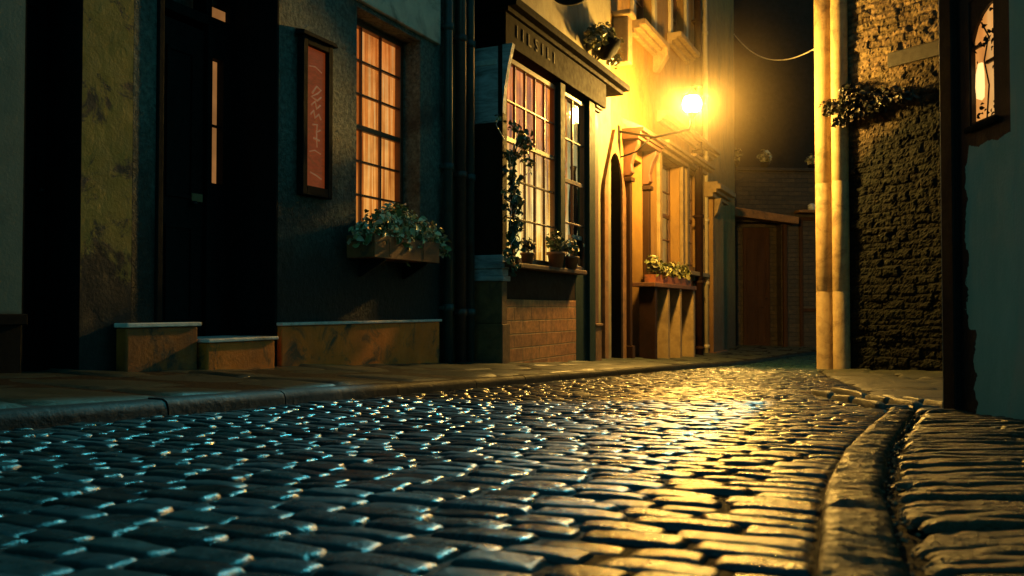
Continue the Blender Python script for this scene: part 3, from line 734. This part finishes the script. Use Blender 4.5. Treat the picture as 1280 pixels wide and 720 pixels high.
# climber at the near edge of the shop window
cl = thing('climbing_plant', 'leafy climber trailing down the near edge of the shop window', 'climbing plant', at_wall(8.95, .44, .95), ANG)
mb = MB(); rr = random.Random(8)
mb.tube([(0,-.02,-.25),(.06,-.04,.2),(.0,-.03,.7),(.1,-.04,1.1),(.2,-.05,1.5)], [.014,.012,.01,.008,.005], 7); mb.build('stem', M['brownwood'], cl)
mb = MB()
for i in range(64):
    f = rr.random()**.8; z = -.15 + 1.55*f
    wd = .06 + .17*max(0, f-.72)/.28 + .09*math.sin(f*11)**2
    x = .04 + .1*f*f + rr.gauss(0, wd)
    clump(mb, rr, x + (.12 if f > .8 else 0), -.05, z + rr.gauss(0,.05), .09, .07, .09, rr.choice((6,10,16)), .062, GREENS+DARKG+[(.3,.32,.16),(.16,.22,.08)])
    if rr.random() < .4: mb.tube([(x*.4+.03,-.03,z-.12),(x,-.06,z),(x+rr.gauss(0,.06),-.1,z+.07)], [.004,.003,.002], 5)
mb.build('foliage', M['leaf'], cl)

# round hanging sign over the shop, its lower rim in the picture
hs = thing('hanging_sign', 'round black sign board hanging out over the shop cornice', 'hanging sign', at_wall(11.0, .45, 4.76), ANG)
mb = MB(); n = 36; ring = [(.4*math.cos(i*2*math.pi/n), .4*math.sin(i*2*math.pi/n)) for i in range(n)]
mb.add([(-.025,a,b) for a,b in ring]+[(.025,a,b) for a,b in ring], [(i,(i+1)%n,n+(i+1)%n,n+i) for i in range(n)]+[tuple(range(n))[::-1],tuple(range(n,2*n))]); mb.build('board', M['blackgloss'], hs, .006)
mb = MB(); mb.tube([(0,.42,.5),(0,-.4,.5)], .018, 8); mb.tube([(0,.41,.9),(0,-.1,.52)], .012, 8); mb.tube([(0,-.18,.5),(0,-.18,.27)], .008, 6); mb.tube([(0,.18,.5),(0,.18,.27)], .008, 6); mb.build('bracket', M['iron'], hs)
# plant basket on the wall above the cornice
hb = thing('wall_basket', 'black wall basket of pale trailing plants above the shop cornice', 'wall basket', at_wall(13.0, 0, 4.4), ANG)
mb = MB()
for i in range(7):
    a = math.pi*i/6; mb.tube([(.26*math.cos(a),-.26*math.sin(a)-.01,.06),(.2*math.cos(a),-.2*math.sin(a)-.01,-.12),(.06*math.cos(a),-.06*math.sin(a)-.01,-.24)], .008, 6)
mb.tube([(.26*math.cos(math.pi*i/12),-.26*math.sin(math.pi*i/12)-.01,.06) for i in range(13)], .012, 6); mb.build('basket', M['iron'], hb)
mb = MB(); mb.lathe([(0,-.23),(.08,-.22),(.19,-.1),(.24,.05),(0,.07)], 0, -.25, 14); mb.build('liner', M['blackwood'], hb)
mb = MB(); rr = random.Random(15)
for x, z, rx, rz, n in ((-.35,.05,.3,.2,170),(-.05,.2,.26,.16,130),(.25,.1,.28,.2,150),(-.5,-.05,.2,.18,80),(.42,-.08,.16,.2,70)):
    clump(mb, rr, x, -.24, z, rx, .2, rz, n, .085, [(.2,.2,.1),(.1,.12,.05),(.3,.27,.14),(.06,.07,.03)])
mb.build('foliage', M['leaf'], hb)

# ------------------------------------------------------------------ D: narrow house with the pointed dark doorway
t = thing('arched_door_house', 'narrow orange stone house with a tall pointed dark doorway', 'house', at_wall(0), ANG)
A0, A1, AZ, AT = 13.68, 14.46, 2.3, 3.02
mb = MB(); zb = -1.2
mb.add([(14.003,0,AT+.001),(14.62,0,AT+.001),(14.62,0,12),(14.003,0,12)], [(0,1,2,3)])
mb.add([(14.5,0,zb),(14.62,0,zb),(14.62,0,AT),(14.5,0,AT)], [(0,1,2,3)])
shell(mb, 14.003, 14.62, 6, zb, 12); mb.build('wall', M['yellowwall'], t)
# stone surround with pointed opening, proud of the walls
arc = []
for i in range(13):
    a = i/12; arc.append((A0 + (A1-A0)/2*(1-math.cos(a*math.pi/2)), AZ + (AT-.12-AZ)*math.sin(a*math.pi/2)**1.15))
arc2 = [(A0+A1-x, z) for x, z in arc[::-1]][1:]
inner = [(A0, zb)] + arc + arc2 + [(A1, zb)]
outer = [(13.5, zb), (13.5, AZ)] + [(13.5+(13.85+.22-13.5)*(i/11), AZ+(3.3-AZ)*(i/11)) for i in range(1, 12)] + [(14.07+(14.66-14.07)*(i/11), 3.3-(3.3-AZ)*(i/11)) for i in range(1, 12)] + [(14.66, zb)]
mb = MB()
def loft(a, b, y0, y1):
    n = len(a); m = len(b); k = 60
    def res(l):
        ds = [0]
        for p, q in zip(l, l[1:]): ds.append(ds[-1]+math.hypot(q[0]-p[0], q[1]-p[1]))
        out = []
        for i in range(k+1):
            s = ds[-1]*i/k; j = max(0, min(len(l)-2, next((q for q in range(len(ds)-1) if ds[q+1] >= s-1e-9), len(l)-2)))
            f = (s-ds[j])/max(1e-9, ds[j+1]-ds[j]); out.append((l[j][0]+(l[j+1][0]-l[j][0])*f, l[j][1]+(l[j+1][1]-l[j][1])*f))
        return out
    a, b = res(a), res(b)
    vs = [(x,y0,z) for x,z in a]+[(x,y0,z) for x,z in b]+[(x,y1,z) for x,z in a]+[(x,y1,z) for x,z in b]
    K = k+1; fs = []
    for i in range(k): fs += [(i,i+1,K+i+1,K+i),(i,2*K+i,2*K+i+1,i+1),(K+i,K+i+1,3*K+i+1,3*K+i)]
    mb.add(vs, fs)
loft(inner, outer, -.06, .35)
mb.build('door_surround', M['orangestone'], t)
lin = [(x*.97+14.07*.03, z-.02) for x, z in inner]
mb = MB(); loft(lin, [(x+(x-14.07)*.03, z+.03) for x, z in inner], -.03, .62); mb.build('shade_lining', M['blackwood'], t)  # black lining added so the doorway stays dark despite the lamp
MB().box(A0-.02,A1+.02,.6,.64,zb,AT).build('door', M['blackwood'], t)
MB().lathe([(0,0),(.05,.01),(.07,.06),(.05,.11),(0,.12)], 0, 0, 12).build('knocker', M['palepaint'], t, loc=(14.3,.5,1.0))
# upstairs stone brackets next to the basket
mb = MB(); mb.box(14.1,14.35,-.28,-.002,4.42,5.2).box(14.05,14.4,-.34,-.002,5.2,5.3); mb.build('corbel', M['sandstone'], t, .03)
roof(t, 14.003, 14.62, 6, 12, 1.8, M['blackwood'])

# ------------------------------------------------------------------ E: tall yellow house under the lamp
t = thing('yellow_house', 'tall yellow rendered house lit by the street lamp at the end of the terrace', 'house', at_wall(0), ANG)
holes = [(14.86,15.86,-1.15,3.0,.4),(17.05,18.75,1.15,3.35,.3),(19.35,20.85,1.25,3.45,.3),(15.3,16.55,5.45,8.0,.25),(18.0,19.2,6.0,8.4,.25)]
mb = MB(); facade(mb, 14.623, 25.3, -1.4, 13.5, holes); shell(mb, 14.623, 25.3, 6, -1.4, 13.5); mb.build('wall', M['yellowwall'], t)
roof(t, 14.623, 25.3, 6, 13.5, 2.4, M['blackwood'])
# doorcase with hood on corbels
door(t, 14.88, 15.84, pav(15.3)-.1, 2.2, .3, M['doorwood'])
mb = MB(); mb.box(14.88,15.84,.3,.36,2.202,2.99); fl = mb.build('fanlight', M['brownwood'], t)
for a, b in ((14.69,14.85),(15.87,16.06)):
    mb = MB(); mb.box(a,b,-.16,-.002,-1.3,-.35).box(a+.02,b-.02,-.12,-.002,-.348,2.5).box(a-.02,b+.02,-.16,-.002,2.502,2.58); mb.build('pilaster', M['doorwood'], t, .012)
    prof = [(-.1,2.6),(-.16,2.66),(-.14,2.8),(-.2,3.0),(-.27,3.14),(-.27,3.22),(-.002,3.22),(-.002,2.6)]
    MB().prism_x(prof, a+.0, b-.0).build('corbel', M['redwood'], t, .015)
cornice(14.6,16.15,-.002,3.222,[(.3,.06),(.34,.06),(.4,.07)]).build('hood', M['redwood'], t, .01)
MB().prism_x([(-.4,3.414),(-.002,3.414),(-.002,3.6)], 14.6, 16.15).build('hood_slope', M['lintel'], t)
# ground floor windows
for (a, b, c, dd) in ((17.05,18.75,1.15,3.35),(19.35,20.85,1.25,3.45)):
    sash(t, a, b, c, dd, .2, 2, 4, M['framewood'], M['dimlit'], .07, .03, 2, .05, .2, int(a))
    for e, f in ((a-.2,a-.003),(b+.003,b+.2)): MB().box(e,f,-.08,-.002,c-.12,dd+.02).build('architrave', M['sandstone'], t, .012)
    cornice(a-.3,b+.3,-.002,dd+.023,[(.14,.08),(.24,.06),(.3,.07)]).build('hood', M['sandstone'], t, .01)
    MB().box(a-.26,b+.26,-.16,-.002,c-.22,c-.122).build('sill', M['sandstone'], t, .012)
cornice(16.9,22.0,-.002,3.98,[(.1,.07),(.18,.06),(.26,.09)]).build('string_course', M['sandstone'], t, .01)
# long sill shelf on posts
MB().box(15.2,18.5,-.42,-.002,.68,.76).build('sill_shelf', M['redwood'], t, .01)
MB().box(16.1,18.48,-.1,-.002,-1.3,.678).build('shelf_back', M['blackwood'], t, .01)
for x in (15.35,16.25,17.2,18.35): MB().box(x-.07,x+.07,-.4,-.102,-1.3,.678).build('shelf_post', M['brownwood'] if x < 16 else M['sandstone'], t, .01)
# end pilaster, pipes, upper sills
mb = MB(); mb.box(21.2,22.5,-.22,-.002,-1.3,2.95).box(21.1,22.6,-.3,-.002,-1.3,-.75); mb.build('pilaster', M['yellowwall'], t, .015)
cornice(20.9,22.9,-.002,2.952,[(.28,.1),(.36,.08),(.46,.12),(.4,.06)]).build('capital', M['sandstone'], t, .012)
mb = MB(); mb.prism_x([(-.23,2.5),(-.3,2.6),(-.4,2.95),(-.23,2.95)], 21.3, 21.55); mb.build('corbel', M['sandstone'], t, .01)
downpipe(t, 20.1, .09, .12, -1.2, 13.3, M['brownwood'])
downpipe(t, 21.0, .06, .09, -1.2, 13.3, M['palepipe'])
for (a, b, c, dd) in ((15.3,16.55,5.45,8.0),(18.0,19.2,6.0,8.4)):
    sash(t, a, b, c, dd, .15, 2, 4, M['framewood'], None, .07, .03, 2); MB().box(a,b,.235,.24,c,dd).build('blind', M['dimlit'] if False else M['brownwood'], t)
    cornice(a-.25,b+.25,-.002,c-.25,[(.1,.08),(.2,.06),(.3,.1)]).build('sill', M['sandstone'], t, .01)
    for e, f in ((a-.18,a-.003),(b+.003,b+.18)): MB().box(e,f,-.07,-.002,c,dd).build('architrave', M['palepipe'], t, .01)
mb = MB(); mb.prism_x([(-.002,4.9),(-.1,4.9),(-.3,5.2),(-.3,5.48),(-.002,5.48)], 16.6, 16.8); mb.build('corbel', M['sandstone'], t, .02)

# planter on the long shelf
pl = thing('planter', 'long low planter of yellow green plants on the shelf under the lamp', 'planter', at_wall(16.75, .26, .76), ANG)
mb = MB(); mb.box(-1.3,1.5,-.1,-.08,0,.15).box(-1.3,1.5,.08,.1,0,.15).box(-1.3,-1.28,-.08,.08,0,.15).box(1.48,1.5,-.08,.08,0,.15).box(-1.28,1.48,-.08,.08,0,.1); mb.build('box', M['boxwood'], pl)
mb = MB(); rr = random.Random(31)
for x, z, rx, rz, n in ((-1.1,.3,.26,.26,140),(-.6,.22,.4,.2,170),(-.1,.26,.36,.18,160),(.5,.24,.45,.2,180),(1.1,.28,.35,.24,150)):
    clump(mb, rr, x, -.02, z, rx, .17, rz, n, .1, [(.2,.2,.06),(.13,.15,.05),(.27,.25,.1)])
mb.build('foliage', M['leaf'], pl)

# ------------------------------------------------------------------ street lamp on its bracket
LX, LY, LZ = 2.98, 14.5, 3.68
LR = .15; lv = LX*D[0]+LY*D[1]; lo = LX*P[0]+LY*P[1]-UW
sl = thing('street_lamp', 'lit globe street lamp on an iron bracket on the yellow house', 'street lamp', (LX, LY, LZ), ANG)
mb = MB(); n = 24; prof = [(LR*math.sin(math.pi*i/14), -LR*math.cos(math.pi*i/14)) for i in range(15)]; prof[0] = (.001,-LR); prof[-1] = (.001,LR)
mb.lathe(prof, 0, 0, n); mb.build('globe', emit('sodium_lamp_glow', (1.0,.545,.1), 1.0), sl)
LAMP = bpy.data.materials['sodium_lamp_glow'].node_tree.nodes['Principled BSDF']
mb = MB(); mb.lathe([(.0,-.24),(.05,-.23),(.06,-.17),(.075,-.135)], 0, 0, 16); mb.build('holder', M['iron'], sl)
mb = MB(); mb.lathe([(.09,.12),(.15,.125),(.13,.16),(.06,.21),(.02,.25),(0,.27)], 0, 0, 16); mb.build('cap', M['iron'], sl)
mb = MB(); mb.tube([(0,0,-.23),(0,.05,-.42),(0,lo*.5,-.5),(0,lo-.01,-.35)], .022, 8); mb.tube([(0,lo*.55,-.5),(0,lo*.75,-.72),(0,lo-.01,-.8)], .016, 8); mb.box(-.06,.06,lo-.02,lo-.002,-.95,-.25); mb.build('bracket', M['iron'], sl)

# ------------------------------------------------------------------ F: dark wall closing the street
FX, FY, FA = 5.6, 25.75, math.atan2(.5, 6)
t = thing('end_wall', 'dark brick wall with door and stone canopy closing the far end of the street', 'wall', (FX, FY, 0), FA)
mb = MB(); facade(mb, 0, 7.0, -1.6, 4.35, [(1.02,2.35,-1.55,2.85,.35)]); shell(mb, 0, 7.0, .5, -1.6, 4.35); mb.build('wall', M['darkbrick'], t)
MB().box(-.05,7.05,-.08,.58,4.352,4.45).build('coping', M['darkbrick'], t, .02)
door(t, 1.3, 2.1, -1.2, 2.7, .25, M['doorwood'])
for e, f in ((.62,.98),(2.38,2.5)): MB().box(e,f,-.12,-.002,-1.5,2.9).build('door_post', M['doorwood'], t, .02)
mb = MB(); mb.hexa([(.7,-.5,2.98),(2.7,-.5,2.75),(2.7,-.002,2.75),(.7,-.002,2.98)], [(.7,-.5,3.25),(2.7,-.5,2.95),(2.7,-.002,3.0),(.7,-.002,3.3)]); mb.build('canopy', M['orangestone'], t, .02)
MB().box(2.75,4.1,-.4,-.002,3.1,3.18).build('ledge', M['orangestone'], t, .01)
mb = MB(); mb.box(2.9,3.0,-.06,-.002,-1.4,3.0).box(4.0,4.1,-.06,-.002,-1.4,3.0).box(3.0,4.0,-.05,-.002,.2,.3).box(3.0,4.0,-.05,-.002,2.9,3.0); mb.build('panel_frame', M['doorwood'], t, .01)
MB().box(0,4.5,-.5,-.002,-1.4,-.98).build('step', M['orangestone'], t, .02)
rr = random.Random(41)
for i, (x, z, s, lab) in enumerate(((1.0,4.45,1.0,'tallest pale flowering plant on top of the dark end wall'),(1.95,4.45,.85,'pale flowering plant midway along the top of the dark end wall'),(3.4,4.45,.7,'small pale plant on the dark end wall beside the stone corner'))):
    q = thing('wall_plant', lab, 'plant', (FX+math.cos(FA)*x-math.sin(FA)*.2, FY+math.sin(FA)*x+math.cos(FA)*.2, z), FA, 'plants along the top of the end wall')
    MB().lathe([(0,0),(.12*s,0),(.17*s,.22*s),(.15*s,.22*s),(0,.2*s)], 0, 0, 12).build('pot', M['blackwood'], q)
    mb = MB(); clump(mb, rr, 0, 0, .42*s, .32*s, .2*s, .28*s, 90, .15*s, [(.3,.29,.17),(.12,.13,.06),(.5,.47,.3)]); mb.build('foliage', M['leaf'], q)
mb = MB(); mb.lathe([(0,0),(.1,0),(.12,.14),(.05,.2),(0,.21)], 0, 0, 12)
q = thing('stone_jar', 'small pale jar on the ledge of the dark end wall', 'jar', (FX+math.cos(FA)*3.2+math.sin(FA)*.22, FY+math.sin(FA)*3.2-math.cos(FA)*.22, 3.18), FA)
mb.build('jar', M['palepaint'], q)
# near-black house added behind the wall to block sky and moon
t = thing('sky_screen_house', 'tall near black house added behind the end wall to block sky and moon', 'house', (4.5, 29.5, 0), FA)
mb = MB(); facade(mb, -2, 16, -1.5, 18.5, []); shell(mb, -2, 16, 6, -1.5, 18.5); mb.build('wall', surf('near_black_stone', (.008,.007,.005), (.014,.011,.008), 3, (.8,.95), (30,.5,.02)), t)
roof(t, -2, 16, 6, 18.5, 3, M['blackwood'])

# ------------------------------------------------------------------ G: rough stone house with the lit corner columns
GX, GY = 5.2, 14.15
gd = Vector((.56, -.83)).normalized(); GA = math.atan2(gd.y, gd.x)
t = thing('stone_house', 'rough rubble stone house with paired lamp lit columns at its corner', 'house', (GX, GY, 0), GA)
# local x runs from the corner towards the camera, y goes INTO the house (to the left of travel = +y = away from the street)
def rubble(mb, length, z0, z1, step):
    rr = random.Random(77); courses = []; z = z0
    while z < z1:
        h = rr.uniform(.075,.16); blocks = []; x = -rr.uniform(0,.3)
        while x < length:
            w = rr.uniform(.09,.32); blocks.append((x, x+w, rr.gauss(0,.016), rr.uniform(.55,1.3), rr.uniform(-.05,.05))); x += w
        courses.append((z, z+h, blocks)); z += h
    nx = int(length/step)+1; nzv = int((z1-z0)/step)+1; vs = []; cs = []
    for j in range(nzv):
        z = z0+(z1-z0)*j/(nzv-1)
        for i in range(nx):
            x = length*i/(nx-1)
            wz = z + .03*noise.noise(Vector((x*2.2, z*.8, 5))); wx = x + .03*noise.noise(Vector((x*2, z*3, 9)))
            c = next((c for c in courses if c[0] <= wz < c[1]), courses[-1]); b = next((b for b in c[2] if b[0] <= wx < b[1]), c[2][-1])
            dx = min(wx-b[0], b[1]-wx); dz = min(wz-c[0], c[1]-wz); e = max(0, min(1, min(dx, dz)/.035)); e = e*e*(3-2*e)
            rough = sum(noise.noise(Vector((x*f, z*f, b[2]*50)))*a for f, a in ((7,.016),(17,.013),(40,.011)))
            vs.append((x, -(b[2]*.8 + .013*e + rough*(.4+.6*e) + rr.gauss(0,.0045)), z)); k = b[3]*(.55+.45*e)*(1+.4*noise.noise(Vector((x*12, z*12, 0))))
            cs.append((k, k*(1+b[4]*.5), k*(1-abs(b[4])*2)))
    fs = [(j*nx+i, j*nx+i+1, (j+1)*nx+i+1, (j+1)*nx+i) for j in range(nzv-1) for i in range(nx-1)]
    n = len(mb.v); mb.add(vs, fs, False); mb.c[n:] = cs
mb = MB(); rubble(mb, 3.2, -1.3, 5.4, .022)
mb.build('wall', surf('rubble_stone', (.22,.155,.09), (.11,.085,.052), 9, (.7,.95), (70,.6,.006), colattr=True, spec=.15, soot_or_shade=((.006,.008,.0065), 2.7, .6, 1.6, .75)), t)  # grime and painted shade below; stays light only high up near the columns
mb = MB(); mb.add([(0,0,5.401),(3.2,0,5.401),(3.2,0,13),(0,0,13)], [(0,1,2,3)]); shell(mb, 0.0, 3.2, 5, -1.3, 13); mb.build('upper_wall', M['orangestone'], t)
roof(t, -.2, 3.2, 5, 13, 2.5, M['blackwood'])
# pale lintel block and slab joints in the rubble
MB().box(1.0,2.9,-.075,-.02,3.95,4.17).build('lintel', surf('dim_pale_lintel', (.014,.012,.008), (.009,.008,.005), 6, (.6,.85), (50,.5,.008)), t, .012)
# paired corner columns with a groove between, on a block foot
for cx, cy, r in ((-.17,-.02,.145),(.17,-.085,.13)):
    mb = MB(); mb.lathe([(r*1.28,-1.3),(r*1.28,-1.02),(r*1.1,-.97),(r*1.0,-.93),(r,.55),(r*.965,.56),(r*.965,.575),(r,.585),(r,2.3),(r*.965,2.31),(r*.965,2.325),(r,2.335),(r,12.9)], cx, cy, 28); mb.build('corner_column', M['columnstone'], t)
MB().box(-.3,.0,.0,.3,-1.3,12.95).build('corner_quoin', M['sandstone'], t, .02)
# gable side running away down the side street
mb = MB(); mb.box(-.28,3.1,.3,5,-1.3,12.95); mb.build('gable_wall', M['orangestone'], t)
# fern / creeper clump clinging to the wall
iv = thing('creeper', 'dark creeper clump sprouting from the rough stone wall near its columns', 'creeper', (GX+gd.x*.55, GY+gd.y*.55, 3.42), GA)
mb = MB(); mb.tube([(.4,-.02,-.25),(.25,-.09,-.1),(.0,-.12,.0),(-.3,-.2,.02)], [.02,.016,.012,.008], 7); mb.build('stem', M['brownwood'], iv)
mb = MB(); rr = random.Random(51)
for x, z, rx, rz, n in ((-.4,.08,.34,.17,190),(-.05,.1,.34,.18,200),(.4,.05,.36,.2,170),(.75,.02,.3,.16,90),(-.3,-.15,.22,.13,70),(-.15,.28,.2,.12,60),(.1,-.05,.5,.2,200)):
    clump(mb, rr, x, -.17, z, rx, .15, rz, int(n*1.6), .08, [(c[0]*.3,c[1]*.3,c[2]*.3) for c in AUTUMN])
mb.build('foliage', M['leaf'], iv)

# ------------------------------------------------------------------ H: green corner house
HX, HY = 2.14, 4.3
t = thing('green_house', 'green plastered corner house with black corner strip and small lit niche window', 'house', (HX, HY, 0), -math.pi/2 - .02)
# local x: towards the camera, local y: into the house (+X world)
def greenmat():
    m = surf('peeling_green_plaster', (.24,.5,.39), (.38,.62,.5), 3.2, (.4,.65), (60,.45,.005), (6,.5,.015), stain=(2.6,.55,.75,(.5,.56,.45)), stretch=(1,1,.35))
    nt = m.node_tree; b = nt.nodes['Principled BSDF']; tc = nt.nodes.new('ShaderNodeTexCoord'); sx = nd(nt, 'ShaderNodeSeparateXYZ'); nt.links.new(tc.outputs['Object'], sx.inputs[0])
    n1 = nz(nt, tc.outputs['Object'], 9, 7, .6); n2 = nz(nt, tc.outputs['Object'], 3, 2)
    s = mth(nt, 'ADD', sx.outputs[0], mth(nt, 'ADD', mth(nt, 'MULTIPLY', mth(nt, 'SUBTRACT', n1, .5), .16), mth(nt, 'MULTIPLY', mth(nt, 'SUBTRACT', n2, .5), .1)))
    edge = mth(nt, 'LESS_THAN', s, .175)
    # above the niche sill the paint is black, and the black widens at the foot
    zz = mth(nt, 'ADD', sx.outputs[2], mth(nt, 'MULTIPLY', mth(nt, 'SUBTRACT', n1, .5), .08))
    up = mth(nt, 'MULTIPLY', mth(nt, 'GREATER_THAN', zz, 1.04), mth(nt, 'LESS_THAN', sx.outputs[0], .56))
    foot = mth(nt, 'MULTIPLY', mth(nt, 'LESS_THAN', zz, .19), mth(nt, 'LESS_THAN', s, .235))
    k = mth(nt, 'MAXIMUM', edge, mth(nt, 'MAXIMUM', up, foot))
    cur = b.inputs['Base Color'].links[0].from_socket
    nt.links.new(mixc(nt, k, cur, (.006,.008,.008)), b.inputs['Base Color'])
    return m
mb = MB(); N0, N1, NZ0, NZ1 = .215, .435, 1.14, 1.72
facade(mb, 0, 7, -.5, 5.2, [(N0,N1,NZ0,NZ1,.07)]); shell(mb, 0, 7, 6, -.5, 5.2); mb.build('wall', greenmat(), t)
MB().box(-.02,.1,-.03,.3,-.5,5.2).build('corner_strip', M['blackgloss'], t, .006)
MB().tube([(-.028,-.02,-.25),(-.028,-.02,5.1)], .006, 8).build('conduit', M['palepaint'], t)
MB().box(N0-.02,N1+.05,-.025,-.002,NZ0-.035,NZ0-.003).build('sill', M['blackwood'], t, .012)
roof(t, 0, 7, 6, 5.2, 1.6, M['blackwood'])
# niche window: arched iron frame, lit pane, leaf scrollwork
mg = glow('amber_niche_light', [(.3,(.8,.24,.04)),(.55,(.95,.38,.08)),(.75,(1,.55,.17))], .95, freq=5)
mb = MB(); fr = .012; 
mb.box(N0,N0+fr,.004,.02,NZ0,NZ1).box(N1-fr,N1,.004,.02,NZ0,NZ1).box(N0+fr,N1-fr,.004,.02,NZ0,NZ0+fr).box(N0+fr,.3,.006,.018,1.49,1.505).box(.35,N1-fr,.006,.018,1.395,1.41)
mb.prism_y([(N0+fr,1.52),(N0+fr,NZ1),(N1-fr,NZ1),(N1-fr,1.66),(.38,1.655),(.32,1.63),(.27,1.59)], .005, .019)
w = mb.build('niche_window', M['iron'], t)
MB().add([(N0,.03,NZ0),(N1,.03,NZ0),(N1,.03,NZ1),(N0,.03,NZ1)], [(0,1,2,3)]).build('pane', mg, w)
mb = MB(); mb.lathe([(0,0),(.022,.01),(.026,.06),(.024,.12),(.014,.17),(0,.175)], 0, 0, 14); mb.build('lamp', emit('candle_lamp_glow', (1,.62,.22), 1.5), w, loc=(.27,.028,1.25))
mb = MB(); rr = random.Random(61)
for i in range(34):
    x = rr.uniform(N0+.02,N1-.02); z = rr.choice([rr.gauss(1.57,.05), rr.gauss(1.48,.05), rr.gauss(1.2,.02)])
    mb.leaf((x,.018,min(max(z,NZ0+.02),NZ1-.05)), (rr.gauss(0,.25),-1,rr.gauss(0,.25)), rr.uniform(.018,.04), (.05,.02,.01))
mb.tube([(.33,.02,1.15),(.36,.016,1.3),(.32,.016,1.42),(.36,.016,1.52),(.3,.016,1.6)], .004, 6); mb.build('scrollwork', M['iron'], w)

# ------------------------------------------------------------------ overhead cables
def cable(label, a, b, sag):
    a, b = Vector(a), Vector(b); pts = []
    for i in range(25):
        f = i/24; p = a.lerp(b, f); p.z -= sag*4*f*(1-f); pts.append(p - a)
    tag(MB().tube(pts, .012, 6).build('overhead_cable', M['lintel'], loc=a), label, 'cable')
cable('thin cable slung from the end of the yellow house to the stone house', (6.15,24.2,7.9), (5.25,14.3,4.75), .55)

# ------------------------------------------------------------------ mist ball shaped around the lamp to give it a halo
m = bpy.data.materials.new('lamp_lit_mist'); m.use_nodes = True; nt = m.node_tree; nt.nodes.clear()
o_ = nt.nodes.new('ShaderNodeOutputMaterial'); vsx = nt.nodes.new('ShaderNodeVolumeScatter'); vsx.inputs['Anisotropy'].default_value = .3; vsx.inputs[0].default_value = (1,.8,.5,1)
tc = nt.nodes.new('ShaderNodeTexCoord'); ln = nd(nt, 'ShaderNodeVectorMath', operation='LENGTH'); nt.links.new(tc.outputs['Object'], ln.inputs[0])
q = mth(nt, 'MAXIMUM', mth(nt, 'SUBTRACT', 1.0, mth(nt, 'DIVIDE', ln.outputs['Value'], 2.3)), 0.0)
nt.links.new(mth(nt, 'MULTIPLY', mth(nt, 'POWER', q, 2.0), .05), vsx.inputs['Density'])
nt.links.new(vsx.outputs[0], o_.inputs['Volume'])
mb = MB(); prof = [(2.3*math.sin(math.pi*i/16), -2.3*math.cos(math.pi*i/16)) for i in range(17)]; prof[0] = (.001,-2.3); prof[-1] = (.001,2.3)
mb.lathe(prof, 0, 0, 28); tag(mb.build('mist', m, loc=(LX, LY, LZ)), kind='structure')

# ------------------------------------------------------------------ light
LAMP.inputs['Emission Strength'].default_value = 2800
SUN_EL, SUN_AZ = R(36), R(20.6)       # moon: high, ahead and to the right of the street axis
sd = Vector((math.sin(SUN_AZ)*math.cos(SUN_EL), math.cos(SUN_AZ)*math.cos(SUN_EL), math.sin(SUN_EL)))
L = bpy.data.lights.new('moon', 'SUN'); L.energy = 1.9; L.angle = R(.5); L.color = (.08,.78,.9)
lo_ = bpy.data.objects.new('moon', L); col.objects.link(lo_); lo_.rotation_euler = (-sd).to_track_quat('-Z', 'Y').to_euler(); lo_.location = (0,0,30)
w = bpy.data.worlds.new('World'); scene.world = w; w.use_nodes = True; nt = w.node_tree
bg = nt.nodes['Background']; sky = nt.nodes.new('ShaderNodeTexSky'); sky.sky_type = 'NISHITA'; sky.sun_disc = False
sky.sun_elevation = SUN_EL; sky.sun_rotation = SUN_AZ
tint = nt.nodes.new('ShaderNodeMix'); tint.data_type = 'RGBA'; tint.blend_type = 'MULTIPLY'; tint.inputs[0].default_value = 1; tint.inputs[7].default_value = (.27,1.0,.78,1)
nt.links.new(sky.outputs[0], tint.inputs[6]); nt.links.new(tint.outputs[2], bg.inputs[0]); bg.inputs[1].default_value = .075

# ------------------------------------------------------------------ camera
cam = bpy.data.cameras.new('camera'); cam.sensor_width = 36; cam.lens = 36*1100/1280; cam.clip_start = .05; cam.clip_end = 600
cam.dof.use_dof = True; cam.dof.focus_distance = 6.5; cam.dof.aperture_fstop = 5.6
co = bpy.data.objects.new('camera', cam); col.objects.link(co); co.location = (0,0,.29); co.rotation_euler = (R(90)+math.atan(26/1100),0,0)
scene.camera = co
scene.view_settings.view_transform = 'Standard'; scene.view_settings.look = 'None'; scene.view_settings.exposure = 0
